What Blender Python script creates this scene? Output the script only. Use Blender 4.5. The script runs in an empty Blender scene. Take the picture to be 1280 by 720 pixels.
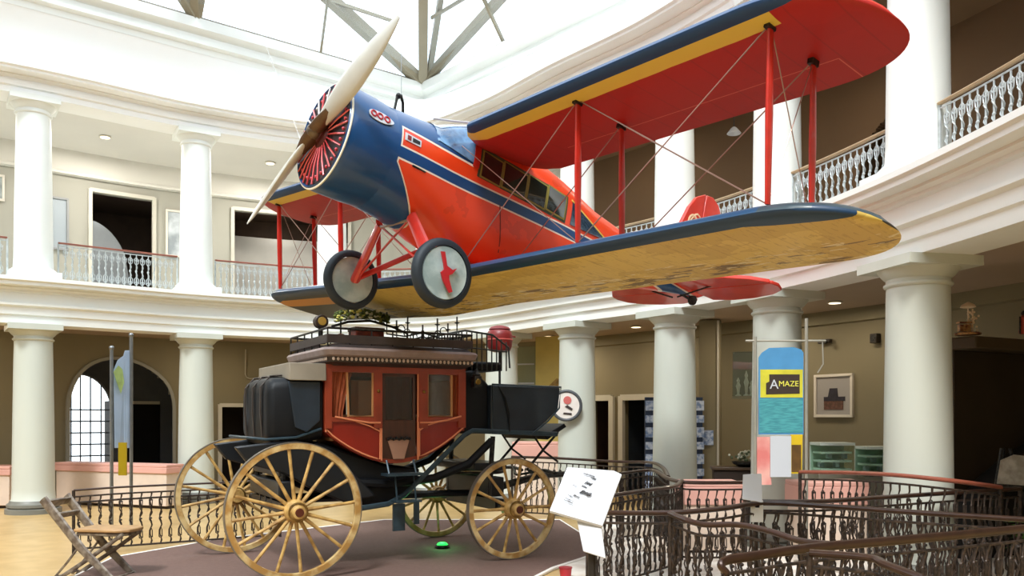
import bpy, bmesh, math, random
from mathutils import Vector, Matrix, Euler
random.seed(7)
SC = bpy.context.scene
COL = SC.collection
PI = math.pi
R = math.radians
V = Vector

# ------------------------------------------------------------------ helpers
def lin(h):
    h = h.lstrip('#')
    c = [int(h[i:i+2], 16)/255 for i in (0, 2, 4)]
    return tuple((x/12.92 if x <= .04045 else ((x+.055)/1.055)**2.4) for x in c) + (1,)

def tag(o, label=None, cat=None, group=None, kind=None):
    if label: o['label'] = label
    if cat: o['category'] = cat
    if group: o['group'] = group
    if kind: o['kind'] = kind
    return o

def empty(name, loc=(0, 0, 0), rz=0.0, label=None, cat=None, group=None, kind=None):
    o = bpy.data.objects.new(name, None)
    o.empty_display_size = .1
    COL.objects.link(o)
    o.location = loc
    o.rotation_euler = (0, 0, rz)
    return tag(o, label, cat, group, kind)

class MB:
    def __init__(s): s.v = []; s.f = []
    def add(s, vs, fs):
        n = len(s.v); s.v += [tuple(p) for p in vs]; s.f += [tuple(i+n for i in f) for f in fs]
        return s
    def box(s, c, d, rz=0, M=None):
        x, y, z = d[0]/2, d[1]/2, d[2]/2
        vs = [V((a*x, b*y, e*z)) for e in (-1, 1) for b in (-1, 1) for a in (-1, 1)]
        if rz: vs = [Matrix.Rotation(rz, 3, 'Z') @ p for p in vs]
        if M is not None: vs = [M @ p for p in vs]
        vs = [p + V(c) for p in vs]
        return s.add(vs, [(0, 2, 3, 1), (4, 5, 7, 6), (0, 1, 5, 4), (2, 6, 7, 3), (0, 4, 6, 2), (1, 3, 7, 5)])
    def tube(s, pts, r, n=8, closed=False, flat=None):
        """round bar through points; r may be a list; flat=(a,b) scales the section"""
        pts = [V(p) for p in pts]; m = len(pts)
        rs = r if isinstance(r, (list, tuple)) else [r]*m
        vs = []; up = None
        for i, p in enumerate(pts):
            if closed: t = pts[(i+1) % m]-pts[i-1]
            else: t = pts[min(i+1, m-1)]-pts[max(i-1, 0)]
            if t.length < 1e-9: t = V((0, 0, 1))
            t.normalize()
            if up is None:
                up = V((0, 0, 1)) if abs(t.z) < .9 else V((1, 0, 0))
            a = up - t*up.dot(t)
            if a.length < 1e-6: a = t.orthogonal()
            a.normalize(); b = t.cross(a); up = a
            fa, fb = flat if flat else (1, 1)
            for k in range(n):
                w = 2*PI*k/n
                vs.append(p + a*math.cos(w)*rs[i]*fa + b*math.sin(w)*rs[i]*fb)
        fs = []
        for i in range(m if closed else m-1):
            j = (i+1) % m
            for k in range(n):
                l = (k+1) % n
                fs.append((i*n+k, i*n+l, j*n+l, j*n+k))
        if not closed:
            fs.append(tuple(range(n))[::-1]); fs.append(tuple((m-1)*n+k for k in range(n)))
        return s.add(vs, fs)
    def lathe(s, prof, c=(0, 0, 0), n=24, M=None, cap=True):
        """prof: list of (r,z) from bottom to top"""
        vs = []
        for r, z in prof:
            for k in range(n):
                p = V((r*math.cos(2*PI*k/n), r*math.sin(2*PI*k/n), z))
                if M is not None: p = M @ p
                vs.append(p + V(c))
        fs = []
        for i in range(len(prof)-1):
            for k in range(n):
                l = (k+1) % n
                fs.append((i*n+k, i*n+l, (i+1)*n+l, (i+1)*n+k))
        if cap:
            fs.append(tuple(range(n))[::-1]); fs.append(tuple((len(prof)-1)*n+k for k in range(n)))
        return s.add(vs, fs)
    def prism(s, poly, fn, a, b):
        """poly 2D outline; fn(x,y,h)->3D ; extruded from h=a to h=b"""
        n = len(poly)
        vs = [fn(x, y, a) for x, y in poly] + [fn(x, y, b) for x, y in poly]
        fs = [tuple(range(n))[::-1], tuple(range(n, 2*n))]
        fs += [(i, (i+1) % n, n+(i+1) % n, n+i) for i in range(n)]
        return s.add(vs, fs)
    def sweep(s, rows, closed=False):
        """rows: list of equal length lists of 3D points, skinned into a sheet"""
        m = len(rows); k = len(rows[0]); vs = [p for r_ in rows for p in r_]; fs = []
        for i in range(m if closed else m-1):
            for j in range(k-1):
                a = i*k+j; b = ((i+1) % m)*k+j
                fs.append((a, a+1, b+1, b))
        return s.add(vs, fs)
    def loop(s, rows, caps=True):
        """rows of closed rings"""
        m = len(rows); k = len(rows[0]); vs = [p for r_ in rows for p in r_]; fs = []
        for i in range(m-1):
            for j in range(k):
                l = (j+1) % k
                fs.append((i*k+j, i*k+l, (i+1)*k+l, (i+1)*k+j))
        if caps:
            fs.append(tuple(range(k))[::-1]); fs.append(tuple((m-1)*k+j for j in range(k)))
        return s.add(vs, fs)
    def ball(s, c, r, n=10, m=6, sc=(1, 1, 1)):
        rows = []
        for i in range(m+1):
            a = -PI/2 + PI*i/m
            rows.append([(c[0]+sc[0]*r*max(math.cos(a), .02)*math.cos(2*PI*k/n), c[1]+sc[1]*r*max(math.cos(a), .02)*math.sin(2*PI*k/n), c[2]+sc[2]*r*math.sin(a)) for k in range(n)])
        return s.loop(rows)
    def build(s, name, m=None, parent=None, smooth=35, bevel=0, bseg=2, **t):
        me = bpy.data.meshes.new(name)
        me.from_pydata([tuple(p) for p in s.v], [], s.f)
        bm = bmesh.new(); bm.from_mesh(me)
        bmesh.ops.recalc_face_normals(bm, faces=bm.faces)
        bm.to_mesh(me); bm.free()
        if smooth:
            for p in me.polygons: p.use_smooth = True
            me.set_sharp_from_angle(angle=R(smooth))
        o = bpy.data.objects.new(name, me)
        COL.objects.link(o)
        if m is not None: me.materials.append(m)
        if parent is not None: o.parent = parent
        if bevel:
            b = o.modifiers.new('bevel', 'BEVEL'); b.width = bevel; b.segments = bseg; b.limit_method = 'ANGLE'; b.angle_limit = R(40)
            b.harden_normals = False
        return tag(o, **t)

def children(o): return [c for c in bpy.data.objects if c.parent == o]
def copy_tree(o, parent=None):
    c = o.copy(); COL.objects.link(c)
    if parent is not None: c.parent = parent
    for ch in CH.get(o.name, children(o)): copy_tree(ch, c)
    return c
CH = {}
def remember(o):
    CH[o.name] = children(o)
    for c in CH[o.name]: remember(c)

def text_mesh(name, body, size, m, M, parent=None, extrude=.002, **t):
    cu = bpy.data.curves.new(name, 'FONT'); cu.body = body; cu.size = size; cu.extrude = extrude
    cu.align_x = 'CENTER'; cu.align_y = 'CENTER'
    tmp = bpy.data.objects.new('tmp', cu); COL.objects.link(tmp)
    dg = bpy.context.evaluated_depsgraph_get()
    me = bpy.data.meshes.new_from_object(tmp.evaluated_get(dg))
    bpy.data.objects.remove(tmp); bpy.data.curves.remove(cu)
    me.transform(M); me.materials.clear(); me.materials.append(m)
    o = bpy.data.objects.new(name, me); COL.objects.link(o)
    if parent is not None: o.parent = parent
    return tag(o, **t)

# ------------------------------------------------------------------ materials
def mat(name, col, rough=.5, metal=0.0, var=0.0, scale=4.0, bump=0.0, bscale=30.0, col2=None, stretch=None, spec=.5, coat=0.0, emit=None, estr=0):
    m = bpy.data.materials.new(name); m.use_nodes = True
    nt = m.node_tree; b = nt.nodes['Principled BSDF']
    c = lin(col)
    b.inputs['Base Color'].default_value = c
    b.inputs['Roughness'].default_value = rough
    b.inputs['Metallic'].default_value = metal
    b.inputs['Specular IOR Level'].default_value = spec
    b.inputs['Coat Weight'].default_value = coat
    if emit:
        b.inputs['Emission Color'].default_value = lin(emit); b.inputs['Emission Strength'].default_value = estr
    tc = nt.nodes.new('ShaderNodeTexCoord'); mp = nt.nodes.new('ShaderNodeMapping')
    nt.links.new(tc.outputs['Object'], mp.inputs['Vector'])
    if stretch: mp.inputs['Scale'].default_value = stretch
    if var or col2:
        n = nt.nodes.new('ShaderNodeTexNoise'); n.inputs['Scale'].default_value = scale; n.inputs['Detail'].default_value = 5
        nt.links.new(mp.outputs['Vector'], n.inputs['Vector'])
        mx = nt.nodes.new('ShaderNodeMix'); mx.data_type = 'RGBA'
        d = lin(col2) if col2 else tuple(x*(1-var) for x in c[:3])+(1,)
        mx.inputs[6].default_value = c; mx.inputs[7].default_value = d
        rp = nt.nodes.new('ShaderNodeValToRGB'); rp.color_ramp.elements[0].position = .4; rp.color_ramp.elements[1].position = .62
        nt.links.new(n.outputs['Fac'], rp.inputs['Fac'])
        nt.links.new(rp.outputs['Color'], mx.inputs[0])
        nt.links.new(mx.outputs[2], b.inputs['Base Color'])
    if bump:
        n2 = nt.nodes.new('ShaderNodeTexNoise'); n2.inputs['Scale'].default_value = bscale
        nt.links.new(mp.outputs['Vector'], n2.inputs['Vector'])
        bp = nt.nodes.new('ShaderNodeBump'); bp.inputs['Strength'].default_value = bump; bp.inputs['Distance'].default_value = .01
        nt.links.new(n2.outputs['Fac'], bp.inputs['Height']); nt.links.new(bp.outputs['Normal'], b.inputs['Normal'])
    return m

def glass_mat(name, tint, gloss=.12, rough=.03, opac=0.0, ocol='#ffffff'):
    m = bpy.data.materials.new(name); m.use_nodes = True
    nt = m.node_tree; nt.nodes.remove(nt.nodes['Principled BSDF']); out = nt.nodes['Material Output']
    t = nt.nodes.new('ShaderNodeBsdfTransparent'); t.inputs[0].default_value = lin(tint)
    g = nt.nodes.new('ShaderNodeBsdfGlossy'); g.inputs['Roughness'].default_value = rough
    x = nt.nodes.new('ShaderNodeMixShader'); x.inputs[0].default_value = gloss
    nt.links.new(t.outputs[0], x.inputs[1]); nt.links.new(g.outputs[0], x.inputs[2])
    last = x
    if opac:
        d = nt.nodes.new('ShaderNodeBsdfDiffuse'); d.inputs[0].default_value = lin(ocol)
        y = nt.nodes.new('ShaderNodeMixShader'); y.inputs[0].default_value = opac
        nt.links.new(x.outputs[0], y.inputs[1]); nt.links.new(d.outputs[0], y.inputs[2]); last = y
    nt.links.new(last.outputs[0], out.inputs['Surface'])
    return m

class NT:
    """tiny maths builder on the object's own coordinates, for painted markings"""
    def __init__(s, name, rough=.4, coat=.0, metal=0, bump=0):
        s.m = bpy.data.materials.new(name); s.m.use_nodes = True; s.nt = s.m.node_tree
        s.b = s.nt.nodes['Principled BSDF']; s.b.inputs['Roughness'].default_value = rough; s.b.inputs['Coat Weight'].default_value = coat
        s.b.inputs['Metallic'].default_value = metal; s.b.inputs['Coat Roughness'].default_value = .15
        tc = s.nt.nodes.new('ShaderNodeTexCoord'); sp = s.nt.nodes.new('ShaderNodeSeparateXYZ'); s.tc = tc
        s.nt.links.new(tc.outputs['Object'], sp.inputs[0]); s.x, s.y, s.z = sp.outputs
        s.noise_cache = {}
    def op(s, o, a, b=0.0, c=None):
        n = s.nt.nodes.new('ShaderNodeMath'); n.operation = o
        for i, q in enumerate((a, b) if c is None else (a, b, c)):
            if isinstance(q, (int, float)): n.inputs[i].default_value = q
            else: s.nt.links.new(q, n.inputs[i])
        return n.outputs[0]
    def gt(s, a, b): return s.op('GREATER_THAN', a, b)
    def lt(s, a, b): return s.op('LESS_THAN', a, b)
    def AND(s, *a):
        r = a[0]
        for q in a[1:]: r = s.op('MULTIPLY', r, q)
        return r
    def noise(s, scale, stretch=(1, 1, 1), detail=4):
        mp = s.nt.nodes.new('ShaderNodeMapping'); mp.inputs['Scale'].default_value = stretch
        s.nt.links.new(s.tc.outputs['Object'], mp.inputs[0])
        n = s.nt.nodes.new('ShaderNodeTexNoise'); n.inputs['Scale'].default_value = scale; n.inputs['Detail'].default_value = detail
        s.nt.links.new(mp.outputs[0], n.inputs['Vector']); return n.outputs['Fac']
    def mix(s, f, a, b):
        n = s.nt.nodes.new('ShaderNodeMix'); n.data_type = 'RGBA'
        if isinstance(f, (int, float)): n.inputs[0].default_value = f
        else: s.nt.links.new(f, n.inputs[0])
        for i, q in ((6, a), (7, b)):
            if isinstance(q, str): n.inputs[i].default_value = lin(q)
            else: s.nt.links.new(q, n.inputs[i])
        return n.outputs[2]
    def done(s, c):
        s.nt.links.new(c, s.b.inputs['Base Color']); return s.m

WHITE = mat('plaster_white', '#f6f6f3', .6, var=.02, scale=.8)
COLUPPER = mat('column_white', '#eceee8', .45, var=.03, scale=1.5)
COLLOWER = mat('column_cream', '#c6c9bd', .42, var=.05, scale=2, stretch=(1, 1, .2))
FASCIA = mat('entablature_cream', '#ecede7', .55, var=.04, scale=.7)
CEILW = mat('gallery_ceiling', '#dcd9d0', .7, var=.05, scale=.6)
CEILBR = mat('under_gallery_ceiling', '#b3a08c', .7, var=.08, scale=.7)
OLIVE = mat('olive_wall', '#847c62', .75, var=.10, scale=.5)
OLIVER = mat('olive_beige_wall', '#857c62', .75, var=.10, scale=.5)
GREYW = mat('upper_grey_wall', '#a5a397', .7, var=.05, scale=.5)
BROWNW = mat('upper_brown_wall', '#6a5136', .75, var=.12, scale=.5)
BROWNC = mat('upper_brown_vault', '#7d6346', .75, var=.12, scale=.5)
DARKBR = mat('dark_brown_paint', '#31231a', .7, var=.15, scale=1)
TRIMW = mat('door_trim', '#c6c2b4', .5, var=.05)
FLOORM = mat('tan_terrazzo', '#bfa06c', .35, var=.10, scale=3, col2='#b39460', bump=.02)
PLATM = mat('mauve_carpet', '#6d544b', .85, var=.12, scale=20, bump=.15, bscale=300)
EDGEM = mat('white_edge', '#e6e2da', .5)
PINK = mat('pink_laminate', '#dba596', .5, var=.08, scale=2)
PALEP = mat('pale_rose_panel', '#dcc7b4', .55, var=.06)
IRONG = mat('grey_white_iron', '#bcc2c1', .45, .2, var=.25, scale=9)
IRONB = mat('brown_iron', '#1f1814', .5, .2, var=.35, scale=25, col2='#42342a')
RAILB = mat('bronze_handrail', '#3c271d', .36, .3, var=.25, scale=12, coat=.2)
RAILR = mat('red_brown_handrail', '#8a4a38', .4, 0, var=.15)
RAILT = mat('tan_handrail', '#b49a76', .4, 0, var=.15)
BLACKI = mat('black_iron', '#1b1b1c', .45, .5, var=.3, scale=30, col2='#3a3833')
STEEL = mat('dull_steel', '#8a8c8b', .35, .8, var=.15, scale=8)
ALU = mat('pale_aluminium', '#b9b6a9', .35, .5, var=.1, scale=8)
SKYBEAM = mat('skylight_beam_paint', '#918872', .5, .1, var=.08, scale=2)
BRONZE = mat('bronze_glazing_bar', '#6d6353', .5, .3)
PAPER = mat('white_board', '#c9ccd1', .6)
INK = mat('black_ink', '#1a1a1c', .6)
GLASSP = glass_mat('clear_pane', '#f4fbff', .06)
SKYG = glass_mat('skylight_pane', '#f2faff', .04, opac=.10)
DARKG = glass_mat('dark_cabin_pane', '#39413c', .2)
# ------------------------------------------------------------------ the hall
PTS = [(-15.6, 12.2), (-12.4, 14.5), (-9.37, 16.45), (-6.9, 18.35), (-4.2, 19.6), (-1.9, 19.5), (-.22, 18.1), (1.25, 16.15), (2.76, 14.25), (3.85, 12.2), (4.64, 9.6), (5.0, 6.9), (5.1, 4.2)]
def ring(s):
    n = len(PTS); i = max(0, min(n-2, int(s))); t = s-i
    def g(k):
        if k < 0: return (2*PTS[0][0]-PTS[1][0], 2*PTS[0][1]-PTS[1][1])
        if k >= n: return (2*PTS[-1][0]-PTS[-2][0], 2*PTS[-1][1]-PTS[-2][1])
        return PTS[k]
    a, b, c, d = g(i-1), g(i), g(i+1), g(i+2)
    return [.5*(2*b[k]+(c[k]-a[k])*t+(2*a[k]-5*b[k]+4*c[k]-d[k])*t*t+(3*b[k]-a[k]-3*c[k]+d[k])*t**3) for k in (0, 1)]
def rnorm(s):
    a, b = ring(max(s-.02, 0)), ring(min(s+.02, len(PTS)-1)); dx, dy = b[0]-a[0], b[1]-a[1]; l = math.hypot(dx, dy)
    return (-dy/l, dx/l)
def roff(s, o, z=0.0):
    p, n = ring(s), rnorm(s); return V((p[0]+n[0]*o, p[1]+n[1]*o, z))
S0, S1 = .5, 12.0
def ss(a, b, st=.1):
    n = max(2, int(round((b-a)/st))+1); return [a+(b-a)*i/(n-1) for i in range(n)]
def ring_sweep(name, prof, m, a=S0, b=S1, **t):
    return MB().sweep([[roff(s, o, z) for o, z in prof] for s in ss(a, b)]).build(name, m, smooth=25, kind='structure', **t)

MB().box((0, 11, -.1), (44, 40, .2)).build('floor', FLOORM, kind='structure')

# lower entablature with its cornice, and the balcony slab behind it
LOW = [(.34, 3.66), (-.30, 3.66), (-.30, 3.81), (-.34, 3.83), (-.34, 3.97), (-.41, 4.0), (-.41, 4.04), (-.31, 4.06), (-.31, 4.24), (-.36, 4.26), (-.36, 4.30), (-.42, 4.33), (-.42, 4.36), (-.60, 4.37), (-.60, 4.43), (-.65, 4.45), (-.65, 4.52), (.5, 4.52), (.5, 4.56), (3.7, 4.56)]
ring_sweep('trim_1', LOW, FASCIA)
UP = [(.34, 8.22), (.34, 8.06), (-.30, 8.06), (-.30, 8.17), (-.35, 8.19), (-.35, 8.27), (-.32, 8.28), (-.32, 8.33), (-.40, 8.37), (-.40, 8.39), (-.64, 8.40), (-.64, 8.44), (-.70, 8.46), (-.70, 8.50), (-.3, 8.52)]
ring_sweep('trim_2', UP, WHITE)
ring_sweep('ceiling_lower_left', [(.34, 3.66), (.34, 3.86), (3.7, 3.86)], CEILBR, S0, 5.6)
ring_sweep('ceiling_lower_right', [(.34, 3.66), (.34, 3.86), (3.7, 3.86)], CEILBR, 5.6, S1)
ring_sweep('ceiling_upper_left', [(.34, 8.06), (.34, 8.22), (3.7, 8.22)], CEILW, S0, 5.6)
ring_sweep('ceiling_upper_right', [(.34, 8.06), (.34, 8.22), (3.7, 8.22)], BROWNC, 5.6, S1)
# band below the upper ceiling on the outer wall
ring_sweep('trim_3', [(3.5, 8.22), (3.5, 7.72), (3.46, 7.70), (3.46, 7.64), (3.62, 7.62)], CEILW, S0, 5.6)
ring_sweep('trim_4', [(3.5, 3.86), (3.5, 3.62), (3.62, 3.6)], OLIVE, 5.6, S1)

def wall_run(name, a, b, z0, z1, m, holes=(), o=3.6, th=.22, n=None):
    """slices of wall along the outer line; holes are (sa, sb, zb, zt, arch)"""
    mb = MB(); cuts = set(ss(a, b, .1))
    for h in holes:
        k = 22 if h[4] else 1
        for i in range(k+1): cuts.add(h[0]+(h[1]-h[0])*i/k)
    cuts = sorted(cuts)
    for s, e in zip(cuts, cuts[1:]):
        if e-s < 1e-6: continue
        mid = (s+e)/2; iv = [(z0, z1)]
        for sa, sb, zb, zt, arch in holes:
            if sa < mid < sb:
                top = zt
                if arch:
                    r = arch; x = (2*(mid-sa)/(sb-sa)-1)
                    top = zt-r+r*math.sqrt(max(0, 1-x*x))
                iv = [q for i0, i1 in iv for q in ((i0, min(i1, zb)), (max(i0, top), i1)) if q[1]-q[0] > 1e-4]
        for i0, i1 in iv:
            p = [roff(s, o), roff(e, o), roff(e, o+th), roff(s, o+th)]
            mb.add([q+V((0, 0, z)) for z in (i0, i1) for q in p], [(0, 1, 2, 3), (4, 7, 6, 5), (0, 4, 5, 1), (1, 5, 6, 2), (2, 6, 7, 3), (3, 7, 4, 0)])
    return mb.build(name, m, smooth=0, kind='structure')
ARCH = (2.42, 3.04, .0, 3.32, 1.25)
wall_run('wall_left', S0, 5.6, 0, 3.9, OLIVE, [ARCH, (3.34, 3.62, 0, 2.15, 0)])
wall_run('wall_right', 5.6, S1, 0, 3.9, OLIVER, [(5.74, 6.02, 0, 2.3, 0), (6.1, 6.48, 0, 2.3, 0)])
UH1 = (2.57, 2.93, 4.56, 7.35, 0); UH2 = (3.42, 4.12, 4.56, 7.35, 0)
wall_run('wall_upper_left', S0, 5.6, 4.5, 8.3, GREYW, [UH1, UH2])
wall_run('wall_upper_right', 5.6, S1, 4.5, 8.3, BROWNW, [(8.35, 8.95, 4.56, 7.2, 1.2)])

# the rest of the hall, behind and beside the viewer
FRW = mat('front_wall_grey', '#8d8878', .7)
MB().box((-3.5, -7.1, 5.2), (27, .2, 10.6)).build('wall_front', FRW, smooth=0, kind='structure')
def flatwall(name, a, b, m):
    a, b = V(a), V(b); t = (b-a).normalized(); n = V((-t.y, t.x, 0))*.1
    MB().prism([(p.x, p.y) for p in (a-n, b-n, b+n, a+n)], lambda x, y, h: V((x, y, h)), 0, 10.4).build(name, m, smooth=0, kind='structure')
flatwall('wall_far_left', (-17.4, 14.0, 0), (-17.0, -7.0, 0), FRW)
flatwall('wall_far_right', (9.0, 4.6, 0), (9.8, -7.0, 0), FRW)
# rooms seen through the openings
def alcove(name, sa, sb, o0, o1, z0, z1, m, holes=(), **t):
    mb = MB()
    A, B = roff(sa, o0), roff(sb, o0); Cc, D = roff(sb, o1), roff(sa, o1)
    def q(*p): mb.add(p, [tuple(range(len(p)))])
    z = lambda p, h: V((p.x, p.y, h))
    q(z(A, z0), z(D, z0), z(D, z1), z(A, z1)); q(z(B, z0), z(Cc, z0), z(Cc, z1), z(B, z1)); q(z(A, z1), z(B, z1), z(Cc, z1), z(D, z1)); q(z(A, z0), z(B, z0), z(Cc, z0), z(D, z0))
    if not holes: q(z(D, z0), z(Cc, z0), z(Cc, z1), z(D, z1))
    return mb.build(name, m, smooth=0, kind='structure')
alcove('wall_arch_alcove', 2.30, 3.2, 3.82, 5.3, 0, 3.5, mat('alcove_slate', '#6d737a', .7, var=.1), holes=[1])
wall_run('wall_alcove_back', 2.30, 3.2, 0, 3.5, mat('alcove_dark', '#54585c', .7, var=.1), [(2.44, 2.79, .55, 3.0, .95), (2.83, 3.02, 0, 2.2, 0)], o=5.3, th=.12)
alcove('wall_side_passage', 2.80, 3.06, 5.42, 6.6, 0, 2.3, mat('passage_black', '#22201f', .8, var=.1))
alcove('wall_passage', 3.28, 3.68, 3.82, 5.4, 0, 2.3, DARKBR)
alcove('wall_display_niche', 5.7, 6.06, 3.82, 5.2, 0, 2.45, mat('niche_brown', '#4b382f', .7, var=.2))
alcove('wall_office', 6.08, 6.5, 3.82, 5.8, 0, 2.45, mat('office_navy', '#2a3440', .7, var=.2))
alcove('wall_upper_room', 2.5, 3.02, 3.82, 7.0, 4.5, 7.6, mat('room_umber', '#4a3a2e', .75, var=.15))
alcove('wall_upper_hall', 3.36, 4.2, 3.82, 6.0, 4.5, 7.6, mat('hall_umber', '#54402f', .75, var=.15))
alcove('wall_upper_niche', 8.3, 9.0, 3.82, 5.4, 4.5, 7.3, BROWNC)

def strip_frame(name, sa, sb, z0, z1, o, w, d, m, arch=0, sill=False):
    mb = MB(); pts = []
    if arch:
        mid, hw = (sa+sb)/2, (sb-sa)/2
        pts = [roff(sa, o, z0), roff(sa, o, z1-arch)] + [roff(mid-hw*math.cos(PI*i/20), o, z1-arch+arch*math.sin(PI*i/20)) for i in range(1, 20)] + [roff(sb, o, z1-arch), roff(sb, o, z0)]
        mb.tube(pts, 1, 4, flat=(w, d))
    else:
        for s in (sa, sb): 
            p = roff(s, o, (z0+z1)/2); n = rnorm(s); mb.box(p, (w*2, d*2, z1-z0+2*w), rz=math.atan2(n[1], n[0])-PI/2)
        for k in range(8):
            s, e = sa+(sb-sa)*k/8, sa+(sb-sa)*(k+1)/8
            p, q = roff(s, o, z1+w/2), roff(e, o, z1+w/2); c = (p+q)/2
            mb.box(c, ((q-p).length+.01, d*2, w*2), rz=math.atan2(q.y-p.y, q.x-p.x))
            if sill: mb.box((c.x, c.y, z0), ((q-p).length+.01, d*2, w*2), rz=math.atan2(q.y-p.y, q.x-p.x))
    return mb.build(name, m, smooth=30, kind='structure')
strip_frame('trim_5', ARCH[0], ARCH[1], 0, ARCH[3], 3.57, .06, .05, mat('arch_stone', '#8f8f86', .6), arch=ARCH[4])
strip_frame('trim_6', UH1[0], UH1[1], 4.56, UH1[3], 3.57, .045, .05, TRIMW)
strip_frame('trim_7', UH2[0], UH2[1], 4.56, UH2[3], 3.57, .045, .05, TRIMW)
strip_frame('trim_8', 5.74, 6.02, 0, 2.3, 3.57, .07, .05, TRIMW)
strip_frame('trim_9', 6.1, 6.48, 0, 2.3, 3.57, .07, .05, TRIMW)
strip_frame('trim_10', 3.34, 3.62, 0, 2.15, 3.57, .05, .04, TRIMW)
# arched window: frame, muntins, pane
w1 = empty('window_1', kind='structure')
wf = MB(); sa, sb, zt, ar = 2.44, 2.79, 3.0, .95; o_ = 5.33
mid, hw = (sa+sb)/2, (sb-sa)/2
wf.tube([roff(sa, o_, .55), roff(sa, o_, zt-ar)] + [roff(mid-hw*math.cos(PI*i/20), o_, zt-ar+ar*math.sin(PI*i/20)) for i in range(1, 20)] + [roff(sb, o_, zt-ar), roff(sb, o_, .55)], .05, 6)
for k in range(1, 6):
    s = sa+(sb-sa)*k/6; x = 2*k/6-1
    wf.tube([roff(s, o_, .55), roff(s, o_, zt-ar+ar*math.sqrt(1-x*x))], .018, 5)
for z in (.55, .85, 1.15, 1.45, 1.75, 2.05):
    wf.tube([roff(sa, o_, z), roff(mid, o_, z), roff(sb, o_, z)], .02, 5)
wf.build('window_frame', mat('iron_muntin', '#4d545b', .5), w1, kind='structure')
gp = MB(); rows = []
for k in range(21):
    s = sa+(sb-sa)*k/20; x = 2*k/20-1
    rows.append([roff(s, o_+.04, .55), roff(s, o_+.04, zt-ar+ar*math.sqrt(max(0, 1-x*x)))])
gp.sweep(rows); gp.build('window_pane', GLASSP, w1, kind='structure')
# transom bar and door in the right of the alcove
MB().box(roff(2.925, 5.25, 2.25), (.95, .08, .08), rz=R(38)).build('trim_11', TRIMW, kind='structure')
# pale arch-topped partition standing in the dark upper room
pm = mat('pale_grey_partition', '#9aa0a3', .7, var=.05)
def arched_panel(name, sa, sb, o, z0, zt, arch, m, th=.1):
    mb = MB(); n = 20
    front, back = [], []
    for k in range(n+1):
        s = sa+(sb-sa)*k/n; x = 2*k/n-1; top = zt-arch+arch*math.sqrt(max(0, 1-x*x)) if arch else zt
        front.append([roff(s, o, z0), roff(s, o, top), roff(s, o+th, top), roff(s, o+th, z0)])
    mb.loop(front); return mb.build(name, m, smooth=30, kind='structure')
arched_panel('wall_partition_arched', 2.42, 2.86, 5.0, 4.5, 6.95, 1.4, pm)
arched_panel('wall_partition_straight', 3.3, 4.3, 5.0, 4.5, 6.95, 0, mat('pale_plaster_partition', '#b8b5ad', .7, var=.05))

# ---------------------------------------------------------------- columns
def make_column(lower):
    if lower:
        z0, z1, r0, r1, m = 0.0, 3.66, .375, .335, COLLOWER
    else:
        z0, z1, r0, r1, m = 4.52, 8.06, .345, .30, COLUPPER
    root = empty('column', (0, 0, z0))
    H = z1-z0
    bh = .24 if lower else .22
    prof = []
    N = 14
    for i in range(N+1):
        t = i/N; prof.append((r0+(r1-r0)*(t**1.4), bh+(H-.30-bh)*t))
    prof = [(r0+.03, bh), (r0+.01, bh+.03)] + prof[1:]
    MB().lathe(prof, n=40).build('shaft', m, root, smooth=50)
    cap = MB().lathe([(r1+.012, H-.31), (r1+.03, H-.29), (r1+.03, H-.27), (r1+.005, H-.26), (r1+.005, H-.22), (r1+.04, H-.19), (r1+.09, H-.13), (r1+.10, H-.11)], n=40)
    cap.box((0, 0, H-.055), ((r1+.13)*2, (r1+.13)*2, .11))
    cap.build('capital', m, root, smooth=40)
    if lower:
        b = MB().lathe([(r0+.12, 0), (r0+.12, .09), (r0+.10, .10)], n=40)
        b.lathe([(r0+.06, .10), (r0+.09, .13), (r0+.09, .18), (r0+.05, .21), (r0+.035, .25)], n=40)
        b.build('base', mat('dark_base_stone', '#77766d', .45, var=.1), root, smooth=40)
    else:
        b = MB().box((0, 0, .07), ((r0+.1)*2, (r0+.1)*2, .16))
        b.lathe([(r0+.08, .15), (r0+.09, .18), (r0+.05, .215), (r0+.035, .23)], n=40)
        b.build('plinth', m, root, smooth=40)
    return root
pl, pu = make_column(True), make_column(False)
remember(pl); remember(pu)
LOWL = {1: 'cream lower column beyond the far left, by the hall edge', 2: 'cream lower column at the far left with grey base, left of the arched window', 3: 'cream lower column between the arched doorway and the stagecoach rear boot',
        4: 'cream lower column hidden behind the stagecoach rear end', 5: 'cream lower column hidden behind the middle of the stagecoach', 6: 'cream lower column behind the red lantern above the driver seat',
        7: 'cream lower column carrying the round black-rimmed emblem', 8: 'cream lower column right of the open door with blue leaflet panel', 9: 'cream lower column partly behind the blue and yellow banner',
        10: 'thick nearest lower column on the right, between framed picture and dark shelf', 11: 'cream lower column beyond the right edge of the hall'}
UPL = {1: 'white balcony column beyond the far left', 2: 'white balcony column at the far left above the grey-based column', 3: 'white balcony column left of the propeller, between the two dark gallery openings',
       4: 'white balcony column seen between the landing wheels and the starboard struts', 5: 'white balcony column hidden behind the blue engine cowling', 6: 'white balcony column hidden behind the red fuselage',
       7: 'white balcony column showing just above the tail of the cabin windows', 8: 'white balcony column behind the crossing bracing wires, left of the red tail fin', 9: 'white balcony column behind the outer red wing struts',
       10: 'thick nearest balcony column at the upper wing tip on the right', 11: 'white balcony column beyond the right edge of the hall'}
first = {0: pl, 1: pu}
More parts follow.
